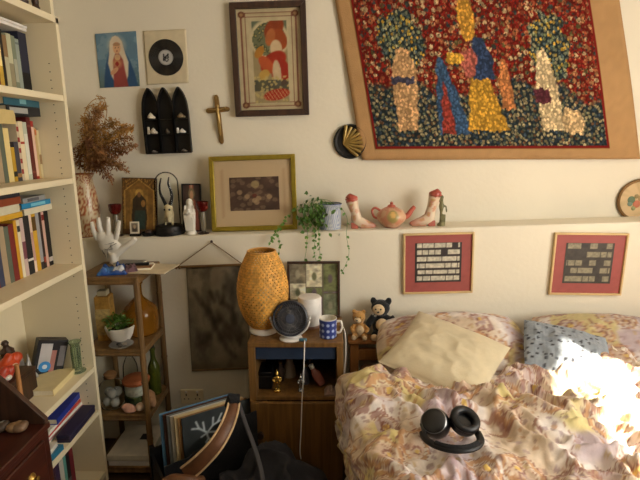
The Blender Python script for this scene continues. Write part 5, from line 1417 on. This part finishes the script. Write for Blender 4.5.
# ---- duvet
NS, NT = 330, 260
ss, tt = np.meshgrid(np.linspace(0, 1, NS), np.linspace(0, 1, NT)); ss = ss.ravel(); tt = tt.ravel()
def duvet(s, t):
    Lp = [0, .20, .34, .42, .50, 2.25]                       # arc length stations of the cross-section
    cx = [.085, .062, .056, .078, .15, 1.88]; cz = [.19, .40, .53, .595, .612, .60]
    a = s * 2.25
    x = np.interp(a, Lp, cx); z = np.interp(a, Lp, cz)
    yr = 1.955 + .17 * np.clip((x - .55) / .45, 0, 1) ** 1.5 - .05 * np.exp(-((x - .05) / .10) ** 2) + .02 * np.sin(x * 14)
    y = .80 + t * (yr - .80)
    x = x + np.clip((1.80 - y) * .17, 0, .14) * np.clip(1 - (x - .0) / .5, 0, 1)
    side = np.clip((.50 - a) / .14, 0, 1)                    # 1 on the hanging side, 0 on top
    nx, nz = -side, 1 - side * .85
    A = a; B = y
    wx = A + .10 * (fbm(A * 3, B * 3, 71) - .5) * 2; wy = B + .10 * (fbm(A * 3, B * 3, 72) - .5) * 2
    f1 = (1 - np.abs(2 * fbm(wx * 3.4, wy * 3.4, 73, 2) - 1)) ** 2
    f2 = (1 - np.abs(2 * fbm(wx * 7.5 + wy * 2, wy * 6, 74, 2) - 1)) ** 3
    f3 = (1 - np.abs(2 * fbm(wx * 16, wy * 15, 75, 2) - 1)) ** 3
    lump = fbm(A * 2.2, B * 2.2, 76, 2)
    h = .070 * (f1 - .45) + .058 * (f2 - .3) + .020 * (f3 - .3) + .05 * (lump - .5)
    # a flat enough dip where the headphones lie
    dip = np.exp(-(((x - .40) / .14) ** 2 + ((y - 1.43) / .14) ** 2)); h = h * (1 - .8 * dip) - .005 * dip
    edge = np.clip((1 - t) / .07, 0, 1); drop = (1 - np.sqrt(1 - (1 - edge) ** 2 + 1e-9)) * .085
    h = h * (1 - .45 * side)
    x2 = x + nx * h * 1.1; z2 = z + nz * h - drop + .012
    z2 = np.where(side < .3, np.maximum(z2, .527), z2)
    return np.stack([x2, y + .012 * (f2 - .4), z2], 1), A, B
pts, A_, B_ = duvet(ss, tt)
dv = thing('duvet', 'rumpled paisley duvet in orange, cream and mauve across bed', 'duvet', (.9, 1.4, .53))
mesh_np('cover', pts - np.array(dv.location)[None], grid_faces(NS, NT), paisley(A_, B_, 60), P_cotton, dv, solid=.008)
def duvet_z(x, y, r=.02):
    k = (np.abs(pts[:, 0] - x) < r) & (np.abs(pts[:, 1] - y) < r); return float(pts[k, 2].max())

# ---- headphones on the duvet
hc = PZ(450, 455, .60); hz = duvet_z(hc.x, hc.y, .07)
o = thing('headphones', 'glossy black over-ear headphones lying on the duvet', 'headphones', V(hc.x, hc.y, hz + .004), (0, 0, 0))
M_hp = mat('headphone_black', (12, 12, 15), .28, spec=.6)
R_ = .088
pb = [(R_ * math.cos(a), -.005 + R_ * 1.0 * math.sin(a) * 1.05, .016 + .012 * abs(math.sin(a))) for a in np.linspace(math.radians(172), math.radians(368), 36)]
MB().tube(pb, .0125, 10, flat=.75).build('headband', mat('band_black', (16, 15, 16), .5), o)
MB().tube([(x * .985, y * .98, z + .006) for x, y, z in pb[9:27]], .0095, 8).build('band_padding', M_dkfab, o)
for s, tip in ((-1, (-.35, -.60, .72)), (1, (.18, -.42, .88))):
    ax = Vector(tip).normalized(); Mq = ax.to_track_quat('Z', 'Y').to_matrix(); cpos = V(s * .044 + (-.002 if s < 0 else .002), .030, .040)
    if s < 0:
        sh = MB().lathe(dense([(.047, -.022), (.048, -.006), (.044, .012), (.034, .022), (.016, .027), (.001, .028)], 4), cpos, 36, Mq).lathe([(.047, -.022), (0, -.022)], cpos, 36, Mq).build('ear_cup', M_hp, o)
        MB().lathe([(.040, .0165), (.041, .0185), (.0385, .0205)], cpos, 36, Mq).build('trim_ring', M_steel, sh)
    else:
        sh = MB().lathe(dense([(.001, -.022), (.03, -.020), (.044, -.010), (.047, .004), (.046, .012)], 4), cpos, 36, Mq).lathe([(.046, .012), (.0, .010)], cpos, 36, Mq).build('ear_cup', M_hp, o)
        MB().lathe([(.036 + .013 * math.cos(a), .020 + .011 * math.sin(a)) for a in np.linspace(0, 2 * PI, 15)], cpos, 36, Mq).build('ear_pad', mat('ear_pad_leather', (20, 20, 22), .42), sh)
    MB().tube([(s * R_ * .99, .0 - .012, .018), (s * R_ * .98, .016, .028), cpos + V(s * .043, .0, -.004)], .0065, 8).build('yoke', M_hp, o)

# ---- two soft toys on the headboard
def toy_z(): return .6225
M_tan = mat('tan_plush', (186, 138, 74), .95, var=.2, scale=60, bump=.5, bscale=220, sheen=.3)
M_crm = mat('cream_plush', (216, 190, 150), .95, var=.12, scale=60, bump=.5, bscale=220, sheen=.3)
M_blk = mat('black_plush', (20, 21, 24), .95, var=.2, scale=60, bump=.5, bscale=220, sheen=.2)
x = P(360, 335, 2.315).x
o = thing('teddy_bear', 'small tan teddy bear with cream face on bed headboard', 'soft toy', V(x, 2.318, toy_z()), (0, 0, -.15))
b = MB().ball((0, 0, .042), (.033, .030, .042)).ball((-.006, -.004, .108), (.034, .031, .032))
for s in (-1, 1):
    b.ball((s * .024 - .006, 0, .135), (.012, .008, .012)); b.tube([(s * .026, -.006, .068), (s * .040, -.02, .05), (s * .030, -.034, .036)], [.012, .012, .010], 10); b.tube([(s * .018, -.012, .018), (s * .026, -.038, .014)], [.017, .015], 10)
b.build('body', M_tan, o, remesh=.0035)
MB().ball((-.010, -.030, .100), (.018, .014, .015)).build('muzzle', M_crm, o)
MB().ball((0, -.024, .045), (.022, .012, .026)).build('belly', M_crm, o)
for s in (-1, 1):
    MB().ball((s * .027, -.050, .015), (.013, .007, .014)).build('foot_pad', M_crm, o); MB().ball((s * .012 - .008, -.032, .116), .0035, u=8, v=6).build('eye', M_black, o)
MB().ball((-.011, -.044, .104), (.005, .004, .004), u=8, v=6).build('nose', M_black, o)
x = P(382, 330, 2.315).x
o = thing('plush_cat', 'black and white plush animal sitting beside the teddy bear', 'soft toy', V(x, 2.318, toy_z()), (0, 0, -.1))
o.scale = (1.12, 1.12, 1.12)
b = MB().ball((.006, 0, .055), (.050, .033, .055)).ball((-.008, -.004, .140), (.042, .036, .038))
for s in (-1, 1):
    b.ball((s * .034 - .006, .002, .170), (.014, .010, .018)); b.tube([(s * .036, -.006, .10), (s * .060, -.014, .07), (s * .066, -.02, .04)], [.016, .015, .013], 10); b.tube([(s * .02, -.012, .02), (s * .034, -.034, .016)], [.022, .018], 10)
b.tube(spline([(.04, .01, .03), (.075, .0, .05), (.082, -.004, .09)], 4), .010, 8)
b.build('body', M_blk, o, remesh=.004)
MB().ball((-.016, -.032, .140), (.028, .014, .025)).build('face', M_crm, o)
MB().ball((0, -.028, .068), (.028, .014, .030)).build('belly', M_crm, o)
for s in (-1, 1):
    MB().ball((s * .034, -.050, .016), (.017, .010, .016)).build('foot', M_crm, o); MB().ball((s * .011 - .018, -.045, .146), .004, u=8, v=6).build('eye', M_black, o)
MB().ball((-.018, -.048, .134), (.006, .004, .004), u=8, v=6).build('nose', M_black, o)

# ================================================================ RECORDS, BAGS ON THE FLOOR
e2 = V(.844, .536, 0); n2 = V(.536, -.844, 0); A0 = PZ(160, 416, .448); LPZ = .133
rk = thing('record_rack', 'black rack on the floor holding leaning record sleeves', 'rack', V(A0.x, A0.y, 0))
def loc2(a, b, z): return V(A0.x, A0.y, 0) + e2 * a + n2 * b + V(0, 0, z)
def rb(mb, a0, a1, b0, b1, z0, z1):
    M = Matrix(((e2.x, n2.x, 0, 0), (e2.y, n2.y, 0, 0), (0, 0, 1, 0), (0, 0, 0, 1))); return mb.box(a0, a1, b0, b1, z0, z1, M)
rb(MB(), -.05, .40, -.04, .17, .112, .130).build('base_board', M_black, rk, bevel=.002)
for a in (-.04, .39):
    for bb in (-.03, .16): rb(MB(), a - .01, a + .01, bb - .01, bb + .01, 0, .30 if bb < 0 else .24).build('leg', M_black, rk)
b = MB(); Mr = Matrix(((e2.x, n2.x, 0, A0.x), (e2.y, n2.y, 0, A0.y), (0, 0, 1, 0), (0, 0, 0, 1)))
b.prism([(-.03, .131), (.38, .131), (.38, .43), (.30, .425), (.22, .395), (.14, .345), (.06, .315), (-.03, .31)], .152, .160, Mr); b.build('front_panel', M_dkfab, rk, off=rk.location)
rb(MB(), -.03, .38, -.034, -.022, .131, .29).build('back_panel', M_black, rk)
rb(MB(), -.046, -.034, -.02, .15, .131, .26).build('side_panel', M_black, rk)
def antlers(u, v):
    c = fill(u, (58, 64, 66)) * (.85 + .3 * fbm(u * 8, v * 8, 2))[:, None]
    u = (u - .04) / .62; v = (v - .40) / .62
    for seg in (((.5, .30), (.46, .48), (.3, .62), (.14, .66)), ((.3, .62), (.24, .8)), ((.42, .54), (.40, .74)), ((.5, .48), (.62, .60), (.80, .66)), ((.62, .60), (.64, .78)), ((.74, .65), (.84, .82)), ((.5, .30), (.60, .24), (.52, .16), (.44, .24), (.5, .32)), ((.34, .40), (.5, .46)), ((.52, .46), (.68, .42))):
        for (x0, y0), (x1, y1) in zip(seg, seg[1:]):
            t = np.clip(((u - x0) * (x1 - x0) + (v - y0) * (y1 - y0)) / ((x1 - x0) ** 2 + (y1 - y0) ** 2), 0, 1); d = np.hypot(u - x0 - t * (x1 - x0), v - y0 - t * (y1 - y0)); c = put(c, np.clip(1.5 - d / .022, 0, 1), (206, 216, 220))
    return c
rz2 = math.atan2(e2.y, e2.x)
bpos = -.012; ap = 0.0
for i, (t, rgb, lab) in enumerate(((.008, (96, 140, 176), 'pale blue record sleeve, rearmost in the floor rack'), (.010, (70, 44, 32), 'dark brown record sleeve in the floor rack'), (.006, (120, 124, 122), 'grey record sleeve in the floor rack'),
        (.006, (200, 196, 184), 'off white record sleeve in the floor rack'), (.016, (206, 184, 140), 'thick cream record box set in the floor rack'), (.005, (150, 110, 66), 'tan record sleeve behind the antler one in rack'), (.005, (58, 64, 66), 'dark record sleeve with white antlers, foremost in the floor rack'))):
    b0 = bpos; bpos += t + .006; ap = .012 * i
    o = thing('record_sleeve', lab, 'record sleeve', loc2(ap, b0, LPZ - .0015), (math.radians(-2), 0, rz2), 'records in the floor rack')
    # local x along the sleeve, local -y towards the room
    MB().box(0, .315, -t, 0, 0, .315).build('sleeve', mat('sleeve_%d_%d_%d' % rgb, rgb, .5, var=.12, scale=12), o, bevel=.0008)
    MB().box(.004, .317, -t * .8, -t * .2, .004, .311).build('record_edge', M_blackgl, o)
    if i == 6: sheet('cover_art', (.002, -t - .0006, .002), (.313, -t - .0006, .002), (.313, -t - .0006, .313), (.002, -t - .0006, .313), 80, 80, antlers, P_print, o)
    if i == 4: MB().box(.02, .29, -t - .0008, -t, .03, .28).build('cover_print', mat('cream_print', (224, 210, 176), .6, var=.15, scale=20), o)

# leather bag with stiff curved shoulder strap
M_lea = mat('brown_leather', (96, 62, 38), .45, var=.25, scale=22, bump=.15)
M_pip = mat('cream_piping', (196, 166, 124), .6)
c = P(188, 478, 1.585); c.z = 0
o = thing('leather_bag', 'brown leather bag with cream piped broad strap arching up before the records', 'bag', c)
sp = spline([P(186, 474, 1.56), P(200, 462, 1.56), P(215, 446, 1.58), P(226, 428, 1.63), P(232, 412, 1.69), P(234, 402, 1.74)], 7)
sp = [p - c for p in sp]
b = MB(); g = [MB(), MB()]
edges = ([], [])
rows_ = []
for i, p in enumerate(sp):
    t = (sp[min(i + 1, len(sp) - 1)] - sp[max(i - 1, 0)]).normalized(); s = t.cross(V(.25, -.85, .45)).normalized(); u_ = s.cross(t)
    w = .029 - .009 * i / len(sp)
    rows_.append([p - s * w, p - s * w * .5 + u_ * .007, p + u_ * .009, p + s * w * .5 + u_ * .007, p + s * w, p + s * w * .5 - u_ * .010, p - s * w * .5 - u_ * .010])
    edges[0].append(p - s * w + u_ * .002); edges[1].append(p + s * w + u_ * .002)
vr = [[b.bm.verts.new(q) for q in r] for r in rows_]
for r0, r1 in zip(vr, vr[1:]):
    for k in range(7): b.bm.faces.new((r0[k], r0[(k + 1) % 7], r1[(k + 1) % 7], r1[k]))
b.bm.faces.new(vr[0]); b.bm.faces.new(list(reversed(vr[-1])))
st = b.build('strap', M_lea, o)
for ed in edges: MB().tube(ed, .0042, 6).build('piping', M_pip, st)
b = MB().ball((0, 0, .19), (.105, .075, .185), u=24, v=14).box(-.09, .09, -.06, .06, .0, .16); b.build('body', M_lea, o, remesh=.008)
MB().tube(spline([V(-.075, -.02, .365), V(-.035, -.05, .40), V(.015, -.055, .40), V(.055, -.02, .37)], 5), [.024] * 16, 10).build('flap_roll', M_lea, o)
MB().tube([sp[-1] + V(-.02, .0, -.02), sp[-1] + V(-.008, .004, .012), sp[-1] + V(.022, .008, .010)], [.020, .026, .018], 12).build('shoulder_pad', M_dkfab, st)
# black cloth bag with a grey strap
c = P(272, 470, 1.74); c.z = 0
o = thing('cloth_bag', 'slumped black cloth bag with grey strap before the cabinet', 'bag', c)
n1, n2_ = 60, 40
a_, r_ = np.meshgrid(np.linspace(0, 2 * PI, n1, endpoint=False), np.linspace(0, 1, n2_)); a_ = a_.ravel(); r_ = r_.ravel()
ph = r_ * PI / 2
rx, ry, rz = .235, .15, .315
fx = np.cos(a_) * np.cos(ph) ** .5; fy = np.sin(a_) * np.cos(ph) ** .5; fz = np.sin(ph) ** .7
wr_ = (1 - np.abs(2 * fbm(fx * 1.7 + 5 + fz, fy * 1.7 + fz * 1.6, 91, 2) - 1)) ** 2
k_ = 1 + .34 * (wr_ - .4) + .12 * (fbm(fx * 1.5, fy * 1.5 + fz, 95) - .5)
vs = np.stack([fx * rx * k_, fy * ry * k_, fz * rz * k_ - .05 * np.abs(fx)], 1); vs[:, 2] = np.maximum(vs[:, 2], .001)
mesh_np('body', vs, grid_faces(n1, n2_, True), None, mat('charcoal_cloth', (48, 48, 53), .85, var=.25, bump=.2, bscale=120), o)
gp = [P(239, 404, 1.80), P(246, 425, 1.72), P(254, 446, 1.64), P(261, 470, 1.56), P(264, 490, 1.52)]
MB().tube([p - c for p in spline(gp, 5)], .0085, 8, flat=.5).build('strap', mat('grey_strap', (66, 64, 66), .7), o)
b = MB().tube(spline([V(-.12, -.10, .22), V(-.02, -.13, .25), V(.10, -.11, .22)], 6), [.012] * 13, 8); b.build('zip_edge', mat('grey_cloth', (58, 58, 62), .8), o)

# ================================================================ LOWER SHELVES OF THE BOOKCASE
zE, zF, zG = SHELF[2] + TH / 2 + .0005, SHELF[1] + TH / 2 + .0005, SHELF[0] + TH / 2 + .0005
p = PZ(49, 384, zE)
flat_book((-1.125, p.y - .005, zE), .19, .13, .026, (222, 204, 150), 'cream paperback lying at edge of the open display shelf', 'books lying on the lower shelves', .06, None, (232, 218, 176))
p = PZ(77, 367, zE)
o = thing('bud_vase', 'pale green glass bud vase with flared lip at shelf corner', 'vase', V(max(p.x, -1.13), min(p.y, 1.985), zE))
gg = mat('pale_green_glass', (186, 202, 170), .08, var=.08, trans=.85, spec=.6, ior=1.25)
MB().lathe(dense([(.010, .001), (.032, .002), (.034, .008), (.020, .016), (.0165, .03), (.017, .08), (.019, .125), (.027, .142), (.024, .143), (.015, .12)], 4), seg=32).build('body', gg, o)
b = MB()
for k in range(10): a = 2 * PI * k / 10; b.tube([(.0175 * math.cos(a), .0175 * math.sin(a), .02), (.0185 * math.cos(a), .0185 * math.sin(a), .12)], .002, 6)
b.build('ribs', gg, o)
def case_thing(name, lab, cat, loc, w, d, h, rgb, rot, extras=()):
    o = thing(name, lab, cat, loc, rot)
    MB().box(-d, 0, -w / 2, w / 2, 0, h).build('body', mat(name + '_%d_%d' % rgb[:2], rgb, .45, var=.2, scale=30), o, bevel=.002)
    for nm, (y0, y1, z0, z1), c in extras: MB().box(0, .001, y0, y1, z0, z1).build(nm, mat(nm + '_%d_%d_%d' % c, c, .45), o)
    return o
p = PZ(46, 376, zE)
o = case_thing('card_box', 'black and white printed box with a round blue sticker, leaning', 'box', V(-1.235, 1.925, zE + .004), .12, .05, .165, (34, 33, 36), (math.radians(-16), 0, math.radians(-48)), (('pale_panel', (-.045, .0, .04, .15), (196, 192, 190)), ('pink_panel', (.0, .02, .02, .12), (176, 120, 110)), ('grey_panel', (.03, .055, .05, .14), (120, 116, 116))))
vs = [(.0025, -.018 + .024 * math.cos(2 * PI * k / 24), .048 + .024 * math.sin(2 * PI * k / 24)) for k in range(24)]
b = MB(); b.poly(vs); b.build('round_sticker', mat('blue_sticker', (60, 140, 206), .4), o)
vs = [(.0032, -.018 + .010 * math.cos(2 * PI * k / 20), .048 + .010 * math.sin(2 * PI * k / 20)) for k in range(20)]
b = MB(); b.poly(vs); b.build('sticker_centre', mat('pale_sticker', (206, 222, 232), .4), o)
p = PZ(27, 372, zE)
o = thing('pepper_mill', 'dark turned wooden mill leaning on display shelf beside the printed box', 'mill', V(-1.325, 1.86, zE + .004), (math.radians(10), 0, 0))
MB().lathe([(0, 0), (.030, 0), (.031, .01), (.024, .03), (.026, .12), (.030, .13), (.030, .136)], seg=28).lathe([(0, .136), (.030, .136)], seg=28).build('body', M_dark_wood, o)
MB().lathe([(0, .137), (.026, .137), (.026, .17), (.012, .185), (.010, .195), (.014, .204), (.010, .214), (0, .216)], seg=24).build('head', M_dark_wood, o)
o = thing('storage_box', 'low dark box under the orange and red toys on display shelf', 'box', V(-1.26, 1.715, zE))
MB().box(-.06, .06, -.09, .09, 0, .10).build('body', M_dark_wood, o, bevel=.003)
MB().box(-.062, .062, -.092, .092, .1005, .118).build('lid', M_dark_wood, o, bevel=.003)
for i, (px, py, dx, rgb, s, lab) in enumerate(((8, 376, -1.25, (196, 74, 36), 1.0, 'bright orange plastic toy heaped on display shelf'), (20, 384, -1.20, (170, 58, 38), .8, 'red plastic toy lying before the orange one'))):
    p = PZ(px, py, zE)
    o = thing('plastic_toy', lab, 'toy', V((-1.27, -1.235)[i], (1.745, 1.665)[i], zE + .1185))
    b = MB().ball((0, 0, .03 * s), (.04 * s, .05 * s, .03 * s)).tube([(0, -.04 * s, .03 * s), (.01, 0, .065 * s), (0, .045 * s, .04 * s)], [.014 * s, .018 * s, .012 * s], 10).ball((.02 * s, .03 * s, .05 * s), .022 * s); b.build('body', mat('toy_%d' % i, rgb, .35), o, remesh=.004)
    MB().ball((.035 * s, -.01, .03 * s), (.012 * s, .018 * s, .012 * s)).build('knob', M_ceramic, o)
o = thing('plastic_bag', 'crumpled greyish clear plastic bag behind orange toy', 'bag', V(-1.31, 1.83, zE + .001))
blob_sheet('film', .13, .14, .11, 30, lambda u, v: put(fill(u, (150, 146, 138)), fbm(u * 7, v * 7, 3) > .55, (196, 192, 184), .8), painted('shiny_film', .25, spec=.6), o, 6)
o = thing('picture_frame', 'dark empty picture frame leaning at back of the display shelf', 'picture', V(-1.345, 1.70, zE + .002), (0, math.radians(-12), 0))
b = MB()
for y0, y1, z0, z1 in ((-.11, .11, 0, .018), (-.11, .11, .20, .218), (-.11, -.092, .018, .20), (.092, .11, .018, .20)): b.box(-.012, 0, y0, y1, z0, z1)
b.build('frame', M_black, o); MB().box(-.010, -.006, -.09, .09, .019, .199).build('backing', mat('dark_backing', (58, 50, 42), .7), o)
o = thing('wooden_rack', 'small black slatted rack on display shelf behind the mill', 'rack', V(-1.325, 1.60, zE))
b = MB()
for z in (.10, .13, .16): b.box(-.06, .05, -.05, -.044, z, z + .012)
b.build('slats', M_dark_wood, o)
for x in (-.055, .04):
    MB().box(x, x + .012, -.056, -.044 - .0065, 0, .19).build('post', M_dark_wood, o)
# board below: papers and flat boxes
gF = 'flat things on the low shelf'
p = PZ(78, 421, zF); ny = 1.90
o = thing('flat_case', 'dark navy flat case lying at front of the low bookcase shelf', 'case', V(-1.085, 1.90, zF), (0, 0, .04))
MB().box(-.055, 0, -.12, .12, 0, .020).build('base', mat('navy_case', (42, 36, 62), .5), o, bevel=.003); MB().box(-.056, .001, -.121, .121, .0205, .034).build('lid', mat('navy_case', (42, 36, 62)), o, bevel=.003)
o = thing('paper_stack', 'stack of white and pink papers behind the navy case', 'papers', V(-1.235, 1.89, zF))
for k, rgb in enumerate(((226, 220, 206), (206, 150, 150), (232, 228, 216), (190, 70, 60), (226, 222, 210))):
    M = Matrix.Rotation(.04 * (k - 2), 4, 'Z'); MB().box(-.07, .08, -.15, .15, k * .014, k * .014 + .0135, M).build('sheaf', mat('sheaf_%d' % k, rgb, .8), o)
flat_book((-1.145, 1.91, zF + .0705), .22, .14, .026, (38, 56, 150), 'vivid blue book lying on top of the paper stack', gF, .08)
flat_book((-1.09, 1.655, zF), .17, .12, .022, (40, 110, 140), 'teal blue slim book lying nearest on low shelf', gF, -.05)
flat_book((-1.095, 1.655, zF + .0225), .15, .11, .018, (216, 210, 196), 'white booklet lying on the teal blue one', gF, .1)
rG = row(zG, -1.165, [(.030, .215, .15, (120, 34, 44), 'crimson book'), (.026, .20, .14, (28, 28, 34), 'black book with grey band', ((90, 90, 90), (.3, .4))), (.020, .21, .14, (96, 160, 150), 'mint green book'), (.03, .2, .14, (206, 200, 186), 'off white book'), (.03, .22, .14, (70, 50, 80), 'plum book')],
         'bottom book row', 'books on the bottom shelf', 1.93)

# ================================================================ DARK WOODEN BUREAU IN THE FOREGROUND
fx_ = -.80
c0 = PX(46.5, 417, fx_); yF, zD = c0.y, c0.z
yN = .62; xB = fx_ - .265
o = thing('bureau', 'small dark red wooden bureau with slanted cheek in near corner', 'bureau', (fx_ - .13, (yF + yN) / 2, 0)); off = o.location
zT = PX(43.5, 425, fx_).z + .036
MB().box(xB, fx_, yN, yF, 0.03, zT - .055).build('carcass', M_mahog, o, bevel=.003, off=off)
MB().box(xB, fx_ + .006, yN, yF + .004, zT - .0545, zT - .036).build('desk_board', M_mahog, o, bevel=.003, off=off)
hL = zT - .036
pk_ = P(0, 374, yF)
b = MB(); Mz = Matrix.Identity(4)
b.prism([(fx_ + .004, hL + .0005), (fx_ + .004, zD + .002), (pk_.x, pk_.z), (xB, pk_.z + .03), (xB, hL + .0005)], yF - .016, yF); b.build('cheek', M_dark_wood, o, bevel=.002, off=off)  # cheek in dark wood, standing in for shade inside the open bureau
MB().box(xB, xB + .012, yN, yF - .0165, hL + .0005, pk_.z + .03).build('back_board', M_dark_wood, o, off=off)
for y0, y1, z0, z1 in ((yN + .05, yF - .035, zT - .20, zT - .070), (yN + .05, yF - .035, zT - .36, zT - .215), (yN + .05, yF - .035, .09, zT - .375)):
    d = MB().box(fx_ - .002, fx_ + .010, y0, y1, z0, z1).build('drawer', M_mahog, o, bevel=.004, off=off)
    ym = PX(27, 472, fx_).y; zm = (z0 + z1) / 2
    MB().lathe([(0, 0), (.016, 0), (.014, .004), (.006, .010), (.008, .018), (0, .021)], V(fx_ + .0095, ym, zm) - off, 18, Matrix.Rotation(PI / 2, 3, 'Y')).build('drawer_knob', M_brass, d)
for x in (xB + .02, fx_ - .02): MB().box(x - .018, x + .018, yF - .04, yF - .004, 0, .0295).build('foot', M_mahog, o, off=off)
q0, q1 = PX(25, 424, -.868), PX(17, 364, -.868)
MB().tube([V(-.868, q0.y, hL), V(-.868, q0.y, q1.z)], [.0075, .006], 10).build('gallery_post', M_pine, o, off=off)
for i, (px, py, lab, rgb) in enumerate(((6, 426, 'pale grey pebble on the bureau ledge nearest the camera', (150, 150, 140)), (14, 420, 'dark bead heap on bureau ledge beside the post', (70, 56, 44)), (32, 420, 'brown shell on bureau ledge by the slanted cheek', (110, 84, 60)), (20, 427, 'tan stone at front of the bureau ledge', (140, 110, 76)))):
    p = PZ(px, py, hL); p.x = max(xB + .05, min(fx_ - .03, p.x)); p.y = min(p.y, yF - .05)
    t = thing('keepsake', lab, 'keepsake', V(p.x, p.y, hL + .0005), group='keepsakes on the bureau')
    MB().ball((0, 0, .013), (.022, .018, .013)).ball((.01, .008, .018), (.012, .012, .010)).build('body', mat('keepsake_%d' % i, rgb, .4, var=.3, scale=60), t, remesh=.003)
